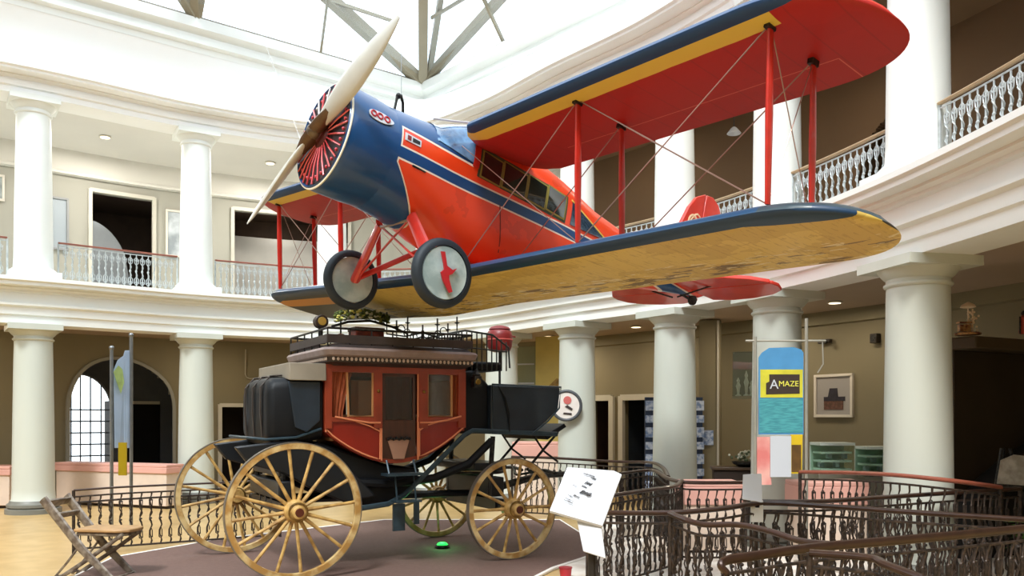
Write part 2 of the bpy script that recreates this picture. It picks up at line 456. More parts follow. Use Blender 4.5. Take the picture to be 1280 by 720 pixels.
for k in range(1, 12):
    for which, proto, labs, z in ((0, pl, LOWL, 0), (1, pu, UPL, 4.52)):
        if first[which] is not None: o = first[which]; first[which] = None
        else: o = copy_tree(proto)
        p = ring(k); n = rnorm(k)
        o.location = (p[0], p[1], z); o.rotation_euler = (0, 0, math.atan2(n[1], n[0]))
        tag(o, labs[k], 'column', 'lower colonnade columns' if which == 0 else 'balcony colonnade columns')

# ---------------------------------------------------------------- balcony railings
def baluster_mesh(h, r=.011, scroll=.045, twist=True, wavy=False):
    """ornate wrought bar of height h, standing on z=0, scrolls in the local XZ plane"""
    mb = MB()
    if wavy: mb.tube([(.014*math.sin(i*1.3), .006*math.cos(i*1.7), h*i/16) for i in range(17)], [r*(1+.4*math.sin(i*2.1)) for i in range(17)], 6)
    else: mb.tube([(0, 0, 0), (0, 0, h)], r, 6)
    if twist:
        mb.tube([(.02*math.sin(a*.9), .02*math.cos(a*.9), h*(.30+.035*a)) for a in range(0, 13)], r*.7, 5)
    def scr(cx, cz, rr, d, turn=1.35):
        pts = []
        for i in range(15):
            a = d*2*PI*turn*i/14; q = rr*(1-.72*i/14)
            pts.append((cx+q*math.cos(a)*(1 if d > 0 else 1), 0, cz+q*math.sin(a)))
        mb.tube(pts, r*.75, 5)
    scr(.0, h*.13, scroll, 1); scr(.0, h*.86, scroll, -1)
    mb.tube([(-scroll, 0, h*.13), (-scroll*.9, 0, h*.26), (0, 0, h*.34), (scroll*.9, 0, h*.26), (scroll, 0, h*.13)], r*.7, 5)
    mb.tube([(-scroll, 0, h*.86), (-scroll*.8, 0, h*.74), (0, 0, h*.68), (scroll*.8, 0, h*.74), (scroll, 0, h*.86)], r*.7, 5)
    mb.ball((0, 0, h*.5), .02, 8, 5)
    return mb
bal_proto = baluster_mesh(.70).build('baluster', IRONG)
BAYS = {1: 'bay at the left edge', 2: 'bay with the arch-topped partition behind', 3: 'bay behind the lower propeller blade and starboard struts', 4: 'bay behind the landing wheels', 5: 'bay behind the engine',
        6: 'bay behind the fuselage', 7: 'bay behind the tail end of the cabin', 8: 'bay just right of the red tail fin', 9: 'bay behind the outer wing struts', 10: 'bay right of the nearest balcony column at the picture edge'}
bfirst = True
for k in range(1, 11):
    a, b = k+.13, k+.87
    hr = RAILR if k < 5 else RAILT
    rail = empty('balcony_railing', tuple(roff(k+.5, 0, 4.52)), label='pale wrought iron balcony railing, ' + BAYS[k], cat='railing', group='balcony railings between the columns')
    L = V(rail.location)
    pts = [roff(s, 0, 5.33)-L for s in ss(a, b, .08)]
    MB().tube(pts, .03, 8, flat=(.7, 1.2)).build('handrail', hr, rail, label='red-brown handrail' if k < 5 else 'tan handrail')
    MB().tube([p-V((0, 0, .055)) for p in pts], .012, 6).build('upper_rail', IRONG, rail)
    MB().tube([p-V((0, 0, .755)) for p in pts], .014, 6).build('lower_rail', IRONG, rail)
    for q in (a, b):
        MB().tube([roff(q, 0, 4.52)-L, roff(q, 0, 5.31)-L], .02, 8).build('post', IRONG, rail)
    length = sum((pts[i+1]-pts[i]).length for i in range(len(pts)-1)); n = int(length/.118)
    for i in range(1, n):
        s = a+(b-a)*i/n; p = roff(s, 0, 4.575)-L; nn = rnorm(s)
        if bfirst: o = bal_proto; bfirst = False
        else: o = bal_proto.copy(); COL.objects.link(o)
        o.parent = rail; o.location = p; o.rotation_euler = (0, 0, math.atan2(nn[1], nn[0])-PI/2)

# ---------------------------------------------------------------- attic and skylight
CK = V((-2.24, 21.4, 0)); LD = V((-.785, -.62, 0)); RD = V((.665, -.747, 0)); ZS = 10.27
rows = []
lst = sorted(set(ss(S0, S1, .1)) | {5.1})
for s in lst:
    p = roff(s, -.3, 8.50); q = roff(s, 0)
    if s < 5.1: t = max(0, (q-CK).dot(LD))*min(1, (5.1-s)/.8); e = CK+LD*t
    else: t = max(0, (q-CK).dot(RD))*min(1, (s-5.1)/.8); e = CK+RD*t
    e = V((e.x, e.y, 9.64))
    m1 = V((p.x*.97+e.x*.03, p.y*.97+e.y*.03, 8.95)); m2 = V((p.x*.85+e.x*.15, p.y*.85+e.y*.15, 9.25)); m3 = V((p.x*.5+e.x*.5, p.y*.5+e.y*.5, 9.42))
    rows.append([p, m1, m2, m3, e])
MB().sweep(rows).build('wall_attic', WHITE, smooth=60, kind='structure')
inner = (LD+RD).normalized()
def edge_pts(o, z):
    """skylight curb line offset into the hall by o"""
    c = CK + LD*o + RD*o
    a = CK + LD*18 + RD*o; b = CK + RD*18 + LD*o
    return [V((a.x, a.y, z)), V((c.x, c.y, z)), V((b.x, b.y, z))]
prof = [(0, 9.62), (.0, 9.75), (.12, 9.78), (.12, 9.86), (.05, 9.88), (.05, 9.98), (.10, 10.0), (.22, 10.06), (.22, 10.27), (.0, 10.30)]
cols_ = [edge_pts(o, z) for o, z in prof]
MB().sweep([[c[k] for c in cols_] for k in range(3)]).build('trim_12', FASCIA, smooth=20, kind='structure')
sk = empty('window_2', kind='structure')
e = edge_pts(.1, 10.31)
MB().tube([e[0], e[1], e[2]], .045, 4).build('window_sill', BRONZE, sk, kind='structure')
CORN = e[1]; APEX = CK + LD*5 + RD*7.24 + V((0, 0, 15.0))
def beam(a, b, w=.13, d=.2, nm='skylight_beam', m=SKYBEAM):
    a, b = V(a), V(b); t = (b-a).normalized(); x = t.cross(V((0, 0, 1))).normalized(); y = x.cross(t)
    mb = MB(); ring_ = []
    for p in (a, b): ring_.append([p+x*w/2*i+y*d/2*j for i, j in ((-1, -1), (1, -1), (1, 1), (-1, 1))])
    mb.loop(ring_); return mb.build(nm, m, sk, smooth=0, kind='structure')
def SP(l, r, z): return CK+LD*l+RD*r+V((0, 0, z))
beam(CORN, APEX, .22, .3)
beam(CORN+V((.12, 0, 0)), APEX+V((1.3, 0, .2)), .12, .2)
NL, NR = SP(6.6, 1.7, 12.4), SP(1, 8, 12.0)
beam(CORN, NL, .2, .26); beam(CORN, NR, .16, .2)
hipm = CORN.lerp(APEX, .42)
beam(hipm, SP(5.0, .3, 10.7).lerp(NL, .6)+V((0, 0, .9)), .1, .14); beam(hipm, NR.lerp(CORN, .35)+V((0, 0, 1.0)), .1, .14)
nodeL = SP(5.74, .1, 10.32)
for q in (NL+V((1.0, 0, 1.2)), SP(8.5, 1.7, 12.4), SP(7.0, 2.5, 13.2)): beam(nodeL, q, .16, .24)
for t in (2.9, 9.0, 12.0): beam(SP(t, .1, 10.32), SP(t+1.2, 3.5, 13.3), .05, .09)
for t in (3.2, 6.0, 9.5, 13): beam(SP(.1, t, 10.32), SP(3.3, t+1.0, 13.2), .05, .09)
beam(SP(1.5, .9, 11.2), SP(16, .9, 11.2), .05, .07); beam(SP(.9, 1.6, 11.2), SP(.9, 16, 11.2), .05, .07)
g = MB()
g.add([SP(18, .05, 10.33), CORN, APEX, SP(18, 7.24, 15)], [(0, 1, 2, 3)])
g.add([CORN, SP(.05, 18, 10.33), SP(5, 18, 15), APEX], [(0, 1, 2, 3)])
g.add([APEX, SP(5, 18, 15), SP(18, 18, 15), SP(18, 7.24, 15)], [(0, 1, 2, 3)])
g.build('skylight_pane', SKYG, sk, smooth=0, kind='structure')

# platform for the coach and low items
pf = [V(p) for p in ((-4.98, 9.02, 0), (-5.25, 11.03, 0), (-4.40, 12.72, 0), (-2.29, 15.03, 0), (0.86, 15.03, 0), (1.33, 11.67, 0), (0.49, 10.28, 0), (-0.32, 8.27, 0))]
fl = MB().prism([(p[0], p[1]) for p in pf], lambda x, y, h: (x, y, h), 0.0, .035)
fl.build('carpet_platform', PLATM, bevel=.01, label='mauve brown carpeted platform under the stagecoach', cat='platform')
ed = MB().tube([p+V((0, 0, .02)) for p in pf], .03, 6, closed=True, flat=(.8, 1)).build('platform_edge', EDGEM, bpy.data.objects['carpet_platform'], label='white edge strip')
# ---------------------------------------------------------------- the biplane, local axes: x nose, y port, z up
ORANGE, REDW, BLUE, YEL, CREAM = '#ea4318', '#a81407', '#05447a', '#dabe4c', '#efe6cf'
plane = empty('biplane', label='orange-red and blue cabin biplane hanging nose-up above the stagecoach', cat='airplane')
yaw, pit, rol = -2.452, .202, -.047
Fv = V((math.cos(yaw)*math.cos(pit), math.sin(yaw)*math.cos(pit), math.sin(pit))); P0 = V((-math.sin(yaw), math.cos(yaw), 0)); U0 = Fv.cross(P0)
Pv = P0*math.cos(rol)+U0*math.sin(rol); Uv = Fv.cross(Pv)
MW = Matrix((Fv, Pv, Uv)).transposed().to_4x4(); MW = MW @ Matrix.Scale(.86, 4); MW.translation = V((-1.818, 8.073, 4.589))
plane.matrix_world = MW

ST = [(-.60, .60, .60, -.60, 2.0), (-.95, .58, .62, -.63, 2.2), (-1.25, .545, .63, -.68, 2.6), (-1.45, .52, .72, -.74, 3.0), (-1.75, .50, .84, -.80, 3.4), (-2.3, .49, .85, -.84, 3.4), (-2.9, .47, .82, -.74, 3.4), (-3.3, .45, .76, -.64, 3.2), (-4.0, .38, .60, -.47, 2.8), (-5.0, .27, .49, -.22, 2.5), (-6.0, .15, .43, .0, 2.2), (-6.75, .05, .40, .14, 2.0)]
def fst(u):
    for a, b in zip(ST, ST[1:]):
        if b[0] <= u <= a[0]:
            t = (a[0]-u)/(a[0]-b[0]); t = t
            return [a[k]+(b[k]-a[k])*t for k in range(5)]
    return list(ST[0] if u > ST[0][0] else ST[-1])
def fy(u, w):
    _, hw, tp, bt, n = fst(u); mid, h = (tp+bt)/2, (tp-bt)/2
    q = min(1, abs((w-mid)/h)); return hw*(1-q**n)**(1/n)
n_ = NT('fuselage_paint', .32, .3)
u, v_, w_ = n_.x, n_.y, n_.z
c = n_.op('MULTIPLY_ADD', u, -.013, -.043)
d = n_.op('ABSOLUTE', n_.op('SUBTRACT', w_, c))
stripe = n_.lt(d, .062); wline = n_.lt(d, .082)
bnd = n_.op('ADD', n_.op('MINIMUM', n_.op('ADD', w_, .15), 0.0), -.66)
nose = n_.gt(u, bnd); noseL = n_.gt(u, n_.op('SUBTRACT', bnd, .02))
deck = n_.AND(n_.gt(w_, n_.op('MULTIPLY_ADD', u, .03, .30)), n_.gt(u, -1.72)); deckL = n_.AND(n_.gt(w_, n_.op('MULTIPLY_ADD', u, .03, .275)), n_.gt(u, -1.72))
grime = n_.noise(3, (1, 1, 1)); 
base = n_.mix(n_.op('MULTIPLY', n_.gt(grime, .62), .25), ORANGE, '#a82a10')
k1 = n_.mix(n_.op('MAXIMUM', n_.op('MAXIMUM', wline, deckL), noseL), base, '#e9dcc8')
k2 = n_.mix(n_.op('MAXIMUM', n_.op('MAXIMUM', stripe, deck), nose), k1, BLUE)
FUSM = n_.done(k2)
ring_n = 44; us = [-.60, -.75, -.95, -1.1, -1.25, -1.35, -1.45, -1.6, -1.75, -2, -2.3, -2.6, -2.9, -3.1, -3.3, -3.6, -4, -4.5, -5, -5.5, -6, -6.4, -6.75]
rows = []
for uu in us:
    _, hw, tp, bt, n = fst(uu); r_ = []
    for k in range(ring_n):
        a = 2*PI*k/ring_n; ca, sa_ = math.cos(a), math.sin(a)
        r_.append((uu, hw*math.copysign(abs(ca)**(2/n), ca), (tp+bt)/2+(tp-bt)/2*math.copysign(abs(sa_)**(2/n), sa_)))
    rows.append(r_)
fus = MB().loop(rows).build('fuselage', FUSM, plane, smooth=60)
BLUEM = mat('blue_gloss_paint', BLUE, .3, coat=.25, var=.12, scale=3)
REDM = mat('red_strut_paint', '#c22a1c', .35, coat=.4, var=.15, scale=8)
CHROME = mat('aged_metal', '#8b8a86', .3, .9, var=.3, scale=20)
# cowling
cw = MB(); prof = [(.60, -.62), (.615, -.4), (.62, -.1), (.612, -.02), (.595, 0.0), (.575, -.015), (.57, -.08), (.57, -.3)]
Mx = Matrix(((0, 0, 1), (0, 1, 0), (-1, 0, 0)))
cw.lathe(prof, n=64, M=Mx, cap=False); cw.build('engine_cowling', BLUEM, plane, smooth=50)
MB().lathe([(.607, -.012), (.622, -.018), (.622, -.03), (.607, -.03)], n=64, M=Mx, cap=False).build('cowling_rim', mat('cream_pinstripe', CREAM, .4), plane)
MB().lathe([(.58, -.10), (.585, -.02), (.57, -.008), (.1, -.008)], n=48, M=Mx).build('engine_face', mat('engine_black', '#17100f', .5, .2, var=.5, scale=12, col2='#3a1714'), plane)
SPOKELIT = mat('shutter_painted_glint', '#d8cfca', .3, .5)  # pale vanes at the upper left have light reflections painted in
SPOKE = mat('shutter_red', '#d8484a', .22, .35, coat=1)
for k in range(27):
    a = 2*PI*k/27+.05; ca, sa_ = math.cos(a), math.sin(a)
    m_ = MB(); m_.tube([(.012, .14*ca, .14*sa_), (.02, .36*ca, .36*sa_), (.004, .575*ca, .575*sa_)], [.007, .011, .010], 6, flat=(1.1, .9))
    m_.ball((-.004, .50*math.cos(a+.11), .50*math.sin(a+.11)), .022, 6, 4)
    m_.build('shutter_vane', SPOKELIT if (ca < .25 and sa_ > -.25 and k % 2) else SPOKE, plane)
MB().lathe([(.16, -.10), (.16, .01), (.14, .03), (.10, .04), (.10, .06), (.07, .08)], n=28, M=Mx).build('crankcase', mat('crankcase_red', '#5c2018', .4, .3, var=.3, scale=14), plane)
# propeller
prop = MB().lathe([(.075, .04), (.085, .06), (.085, .12), (.06, .17), (.03, .19)], n=20, M=Mx).build('propeller', mat('prop_hub', '#6a5a48', .35, .7), plane)
WOODM = mat('grey_cream_blade', '#cfcdc4', .35, coat=.2, var=.10, scale=3)
dv = V((0, 1.47, .86)).normalized(); L_ = 1.70
for sgn in (1, -1):
    d_ = dv*sgn; t_ = V((1, 0, 0)).cross(d_)
    rows = []
    for i in range(17):
        x = i/16; rr = .06+x*(L_-.06)
        ch = .05+.22*math.sin(min(1, x*1.25+.12)*PI*.62) if x < .55 else .05+.22*1.0*max(0, math.cos((x-.55)/.45*PI/2))**.8*.95
        ch = max(ch, .012); tw = R(48-34*x); th = ch*.13+.02*(1-x)
        ax = t_*math.cos(tw)+V((1, 0, 0))*math.sin(tw); nx = d_.cross(ax).normalized()
        ctr = d_*rr+V((.10, 0, 0))
        rows.append([ctr+ax*ch*.5*math.cos(q)+nx*th*math.sin(q) for q in [2*PI*j/14 for j in range(14)]])
    MB().loop(rows).build('blade', WOODM, prop, smooth=60)
    MB().tube([d_*.02+V((.10, 0, 0)), d_*.16+V((.10, 0, 0)), d_*.34+V((.10, 0, 0))], [.085, .08, .05], 12, flat=(.8, 1.1)).build('blade_root', mat('brown_blade_root', '#6b5038', .35, .5, var=.3, scale=8), prop)
# hoisting bracket on top of the nose
mb = MB(); mb.tube([(-.78, .03, .6), (-.78, .03, .80), (-.84, 0, .86), (-.9, -.03, .80), (-.95, -.03, .6)], .018, 6); mb.ball((-.8, .02, .83), .035)
mb.build('hoist_bracket', BLACKI, plane)

def wing(name, u_le, u_te, wle, wte, v0, v1, vt, umid, m_bot, m_top, thick=.12, both=False):
    """ribbed wing half from |v|=v0 to v1, tip rounding from vt"""
    ctl = [(1, 0), (.8, .045), (.55, .085), (.3, .105), (.14, .085), (.05, .055), (.012, .028), (0, 0), (.012, -.02), (.05, -.032), (.14, -.038), (.3, -.036), (.55, -.026), (.8, -.012)]
    vs = [v0+(vt-v0)*i/14 for i in range(15)] + [vt+(v1-vt)*math.sin(PI/2*i/14) for i in range(1, 15)]
    if both: vs = [-q for q in vs[::-1]]+[q for q in vs if q > 0.001]
    rows = []
    for v in vs:
        a = abs(v); q = 1
        if a > vt: q = math.sqrt(max(0.0004, 1-((a-vt)/(v1-vt))**2.5))
        if not both and a < .95: q0 = (a-.44)/.51; q0 = q0*q0*(3-2*q0)
        else: q0 = 1
        le = umid+(u_le-umid)*q-(.55*(1-q0)); te = umid-(umid-u_te)*q; chd = le-te
        r_ = []
        for x, z in ctl:
            uu = le-chd*x; ww = wle(a)+(wte(a)-wle(a))*((u_le-uu)/(u_le-u_te))
            ww += .13*(1-q0)
            ww -= (.14*min(1, max(0, -v/1.5))*((u_le-uu)/(u_le-u_te))) if both else 0
            r_.append((uu, v, ww+z*(thick/.12)*chd*(1 if q > .3 else .6)))
        rows.append(r_)
    o = MB().loop(rows).build(name, m_bot, plane, smooth=50)
    o.data.materials.append(m_top)
    for p in o.data.polygons:
        if p.normal.z > .35: p.material_index = 1
    return o
UW = (lambda a: .36+.035*a, lambda a: .45+.02*a)
LWg = (lambda a: -1.10+.027*a, lambda a: -1.03+.025*a)
n_ = NT('upper_wing_paint', .55, .0)
av = n_.op('ABSOLUTE', n_.y)
nb = n_.noise(1.6, (1, .6, 1)); base = n_.mix(n_.op('MULTIPLY', n_.gt(nb, .55), .22), REDW, '#930f05')
hinge = n_.AND(n_.lt(n_.op('ABSOLUTE', n_.op('ADD', n_.x, 2.2)), .006), n_.gt(av, 1.6), n_.lt(av, 4.9))
hin2 = n_.AND(n_.lt(n_.op('ABSOLUTE', n_.op('ADD', av, -4.9)), .006), n_.lt(n_.x, -2.2))
k0 = n_.mix(n_.op('MAXIMUM', hinge, hin2), base, '#d06a52')
rib = n_.lt(n_.op('ABSOLUTE', n_.op('SUBTRACT', n_.op('MODULO', av, .34), .17)), .008)
k0 = n_.mix(n_.op('MULTIPLY', rib, .25), k0, '#5c0b05')
yl = n_.AND(n_.gt(n_.x, n_.op('MULTIPLY_ADD', n_.noise(2.0), .03, -1.50)), n_.lt(av, 4.82))
k1 = n_.mix(yl, k0, YEL); k2 = n_.mix(n_.AND(n_.gt(n_.x, -1.30), n_.lt(av, 5.1)), k1, '#073a68')
UWM = n_.done(k2); n_ = NT('upper_wing_top', .4, .2); UWT = n_.done(n_.mix(n_.gt(n_.x, -1.5), '#c8301a', '#073a68'))
for s_, lab in ((1, None), (-1, None)):
    o = wing('upper_wing', -1.18, -2.62, *UW, .44, 5.5, 4.55, -2.1, UWM, UWT)
    if s_ < 0:
        o.data.transform(Matrix.Scale(-1, 4, V((0, 1, 0)))); o.data.flip_normals()
n_ = NT('lower_wing_paint', .5, .1)
av = n_.op('ABSOLUTE', n_.y)
b0 = n_.mix(n_.gt(n_.noise(2.2, (1, .5, 1)), .52), '#cdb058', '#bfa04a')
b1 = n_.mix(n_.op('MULTIPLY', n_.gt(n_.noise(6, (1.2, 5, 1)), .60), .5), b0, '#a08238')
tear = n_.AND(n_.gt(n_.noise(2.6, (5, 1.0, 1), 6), .57), n_.lt(n_.x, -2.62)); tear2 = n_.AND(n_.gt(n_.noise(3.3, (6, 1.2, 1), 6), .60), n_.lt(n_.x, -2.5))
b2 = n_.mix(n_.op('MULTIPLY', tear, .85), b1, '#5a4420'); b3 = n_.mix(n_.op('MULTIPLY', tear2, .8), b2, '#d9cda4')
rib = n_.lt(n_.op('ABSOLUTE', n_.op('SUBTRACT', n_.op('MODULO', av, .34), .17)), .008)
b3 = n_.mix(n_.op('MULTIPLY', rib, .3), b3, '#97742a')
thr = n_.op('MULTIPLY_ADD', n_.op('MAXIMUM', n_.op('ADD', av, -4.5), 0), -.28, -1.84)
stb = n_.lt(n_.y, -2.9); b3 = n_.mix(stb, b3, '#12202b'); b3 = n_.mix(n_.AND(stb, n_.gt(n_.x, -2.25), n_.lt(n_.x, -1.95)), b3, '#c9862e')
b4 = n_.mix(n_.gt(n_.x, thr), b3, '#06304f')
edge = n_.gt(n_.op('ADD', n_.op('MULTIPLY', n_.op('ADD', av, -4.45), 1.0), n_.op('MULTIPLY', n_.op('ABSOLUTE', n_.op('ADD', n_.x, 2.5)), 0.0)), .985)
LWM = n_.done(n_.mix(edge, b4, '#2a241c')); n_ = NT('lower_wing_top', .4, .2); LWT = n_.done(n_.mix(n_.gt(n_.op('ABSOLUTE', n_.y), 4.7), n_.mix(n_.gt(n_.x, -1.95), '#c5391f', '#1a4668'), '#34464e'))
wing('lower_wing', -1.70, -3.12, *LWg, 0.0, 5.45, 4.55, -2.45, LWM, LWT, both=True)
# belly fairing between fuselage and lower wing
MB().loop([[(u0, y*h, z) for y, z in ((1, -.70), (1, -1.02), (-1, -1.02), (-1, -.70))] for u0, h in ((-1.72, .05), (-1.9, .2), (-2.4, .26), (-2.8, .16), (-2.95, .03))]).build('wing_root_fairing', mat('belly_shade_red', '#8c1f12', .4, coat=.3), plane)  # belly shade is painted in as a darker red

def wu(u, v, W, le, te): a = abs(v); return W[0](a)+(W[1](a)-W[0](a))*((le-u)/(le-te))
def upw(u, v): return wu(u, v, UW, -1.18, -2.62)-.03
def loww(u, v): return wu(u, v, LWg, -1.70, -3.12)+.09
STR = {}
for sg in (1, -1):
    for vi in (2.53, 4.73):
        for k, (ut, ub) in enumerate(((-1.46, -1.80), (-2.10, -2.45))):
            t_, b_ = V((ut, sg*vi, upw(ut, vi))), V((ub, sg*vi, loww(ub, vi)))
            st = MB().tube([b_, b_.lerp(t_, .5), t_], [.022, .030, .022], 10, flat=(1.5, .8)).build('wing_strut', REDM, plane)
            MB().box(t_-V((0, 0, .02)), (.10, .05, .06)).build('strut_fitting', BLACKI, st)
            STR[(sg, vi, k)] = (t_, b_)
WIRE = mat('bracing_wire', '#a98c80', .35, .6)
def wire(a, b, r=.0065): MB().tube([a, b], r, 5).build('bracing_wire', WIRE, plane)
for sg in (1, -1):
    for k in (0, 1):
        ti, bi = STR[(sg, 2.53, k)]; to, bo = STR[(sg, 4.73, k)]
        wire(ti, bo); wire(to, bi)
        wire(ti, V((-1.85-.62*k, sg*.42, -1.0)))
    (ti, bi), (tir, bir) = STR[(sg, 2.53, 0)], STR[(sg, 2.53, 1)]; (to, bo), (tor, bor) = STR[(sg, 4.73, 0)], STR[(sg, 4.73, 1)]
    wire(to, bor, .005); wire(tor, bo, .005)
    wire(V((-1.5, sg*.5, .40)), bi, .005)

# side patches on the fuselage
def patch(name, outline_b, outline_t, sg, m, off=.008, nn=8, parent=plane, th=.012):
    """outline_b/t: [(u,w)...] bottom and top polylines with equal parameterisation"""
    def lerp(pl, t):
        x = t*(len(pl)-1); i = min(int(x), len(pl)-2); f = x-i
        return pl[i][0]+(pl[i+1][0]-pl[i][0])*f, pl[i][1]+(pl[i+1][1]-pl[i][1])*f
    mb = MB(); A, B = [], []
    for i in range(nn+1):
        bt, tp = lerp(outline_b, i/nn), lerp(outline_t, i/nn); ra, rb = [], []
        for j in range(5):
            uu = bt[0]+(tp[0]-bt[0])*j/4; ww = bt[1]+(tp[1]-bt[1])*j/4; y = fy(uu, ww)
            ra.append((uu, sg*(y+off), ww)); rb.append((uu, sg*(y+off-th), ww))
        A.append(ra); B.append(rb[::-1])
    mb.loop([a+b for a, b in zip(A, B)])
    return mb.build(name, m, parent, smooth=40)
FRM = mat('window_frame_ochre', '#8f8238', .5); FRD = mat('window_frame_green', '#3a4630', .5)
CABG = mat('cabin_glass_dark', '#141f1c', .06, spec=.9, coat=1)
BGLS = mat('windshield_glass_blue', '#1c3f66', .08, spec=.9, coat=1, var=.6, scale=3, col2='#6f9cc4')  # lighter blue patches paint reflections into the glass
for sg in (1, -1):
    patch('window_surround', [(-1.79, .14), (-3.32, .10)], [(-1.79, .52), (-3.32, .47)], sg, FRD, .006)
    for a, b in ((-1.84, -2.13), (-2.18, -2.55), (-2.60, -2.90), (-2.95, -3.27)):
        f_ = patch('window_frame', [(a+.02, .145), (b-.02, .13)], [(a+.02, .49), (b-.02, .46)], sg, FRM, .014)
        patch('window_pane', [(a, .165), (b, .15)], [(a, .47), (b, .44)], sg, CABG, .018, parent=f_)
    f_ = patch('rear_quarter_window', [(-3.42, .12), (-4.1, .16)], [(-3.42, .44), (-4.1, .19)], sg, mat('quarter_glass_blue', '#17344a', .1, coat=1), .012)
    patch('window_frame', [(-3.40, .44), (-4.14, .18)], [(-3.40, .465), (-4.14, .205)], sg, mat('yellow_pinstripe', '#d8b04a', .5), .013, parent=f_)
    patch('windshield_side_pane', [(-1.18, .33), (-1.70, .27)], [(-1.24, .50), (-1.70, .74)], sg, BGLS, .010)
    patch('door_pillar', [(-1.70, .23), (-1.79, .23)], [(-1.70, .70), (-1.79, .70)], sg, REDM, .014)
    patch('door_seam', [(-2.36, -.62), (-2.375, -.62)], [(-2.20, .10-.17), (-2.215, -.07)], sg, mat('seam_dark', '#6b1a0c', .5), .003, th=.006)
    patch('vent_panel', [(-.86, -.13), (-1.05, -.13)], [(-.86, -.11), (-1.05, -.115)], sg, BLACKI, .008)
# windshield front sheet
ws = MB(); rows = []
for i in range(7):
    t = i/6; uu = -1.16-.62*t; _, hw, tp, bt, n = fst(uu); row = []
    for j in range(13):
        y = (-1+2*j/12)*hw*.92; mid, h = (tp+bt)/2, (tp-bt)/2
        row.append((uu, y, mid+h*(max(0, 1-abs(y/hw)**n))**(1/n)+.012))
    rows.append(row)
ws.sweep(rows).build('windshield', BGLS, plane)
for y in (-.3, 0, .3):
    ws = MB(); ws.tube([(-1.16, y, .64), (-1.45, y, .735), (-1.76, y, .845)], .012, 5); ws.build('windshield_post', mat('pale_post', '#c9ccd0', .4), plane)
# landing gear
TIRE = mat('tyre_rubber', '#1a242d', .6, var=.15); HUBM = mat('pale_wheel_cover', '#b7c6c4', .35, .1, var=.15, scale=5, col2='#93a7a8')
My = Matrix(((1, 0, 0), (0, 0, 1), (0, -1, 0)))
for sg in (1, -1):
    hc = V((-1.22, sg*1.06, -1.26-.05*sg))
    wh = MB().lathe([(.30, -.07), (.345, -.068), (.375, -.04), (.385, 0), (.375, .04), (.345, .068), (.30, .07)], c=hc, n=48, M=My, cap=False)
    wh.lathe([(.30, -.07), (.30, .07)], c=hc, n=48, M=My, cap=False)
    wl = wh.build('landing_wheel', TIRE, plane, smooth=60)
    cv = MB().lathe([(.29, -.055), (.285, -.062), (.25, -.06), (.12, -.085), (.03, -.095)] if sg < 0 else [(.03, -.085), (.25, -.05), (.29, -.05), (.295, .05), (.285, .064), (.25, .058), (.12, .085), (.03, .095)], c=hc, n=40, M=My)
    if sg < 0: cv.lathe([(.29, -.05), (.29, .05), (.25, .055), (.10, .08)], c=hc, n=40, M=My)
    cv.build('wheel_cover', HUBM, wl, smooth=30)
    MB().tube([hc-V((0, sg*.16, 0)), hc+V((0, sg*.02, 0))], .05, 12).build('axle_stub', REDM, wl)
    MB().tube([(-1.10, sg*.36, -.60), hc-V((0, sg*.11, 0))], [.05, .062], 10, flat=(1.5, .9)).build('landing_gear_leg', REDM, plane)
    MB().tube([(-1.70, sg*.30, -.74), hc-V((0, sg*.10, 0))], .03, 8, flat=(1.3, .9)).build('rear_gear_brace', REDM, plane)
    MB().tube([(-1.10, -sg*.34, -.62), hc-V((0, sg*.12, .02))], .014, 6).build('gear_cross_brace', REDM, plane)
MB().tube([(-1.10, .36, -.64), (-1.10, -.36, -.64)], .02, 6).build('spreader_bar', mat('spreader_grey', '#9b8c84', .4, .4), plane)
# red winged emblem on the near wheel cover (an abstract red and white figure)
em = MB(); hc = V((-1.22, 1.06, -1.31))
def ew(x, z, h): return hc+V((-x*1.2, .094+h, z*1.15))
em.prism([(-.11, .17), (-.07, .18), (-.02, .06), (.05, .04), (.09, .07), (.05, -.0), (.02, -.02), (.03, -.06), (.09, -.16), (.06, -.18), (-.03, -.09), (-.07, -.02), (-.04, .02), (-.06, .07)], ew, .0, .02)
em.build('wheel_emblem', mat('emblem_red', '#b5232b', .4), plane.children[-1] if False else [o for o in bpy.data.objects if o.name.startswith('landing_wheel')][0], label='red figure emblem')
# name badge on the cowling side and on the orange band
bd = MB(); rr = .625
def cyl(uu, a, h): return V((uu, (rr+h)*math.cos(a), (rr+h)*math.sin(a)))
ou = [(.16*math.cos(2*PI*k/24)*(1+.08*math.cos(6*PI*k/24)), .17*math.sin(2*PI*k/24)*.42) for k in range(24)]
bd.prism(ou, lambda x, y, h: cyl(-.36-x, .38+y*1.5, h), -.004, .006)
badge = bd.build('nose_badge', PAPER, plane, label='white oval badge with red lettering')
for i, cx_ in enumerate((-.09, -.01, .08)):
    q = MB(); q.tube([cyl(-.36-cx_-.032*math.cos(2*PI*k/12), .385+.055*math.sin(2*PI*k/12), .01) for k in range(12)], .010, 5, closed=True)
    q.build('badge_letter', mat('badge_red', '#b4202a', .5), badge)
bp = patch('band_badge', [(-.70, .12), (-.92, .12)], [(-.70, .21), (-.92, .20)], 1, PAPER, .010)
patch('band_badge_mark', [(-.73, .135), (-.78, .135)], [(-.73, .19), (-.78, .19)], 1, mat('mark_red', '#7c1a16', .5), .014, parent=bp)
patch('band_badge_lettering', [(-.80, .135), (-.90, .14)], [(-.80, .185), (-.90, .18)], 1, INK, .014, parent=bp)
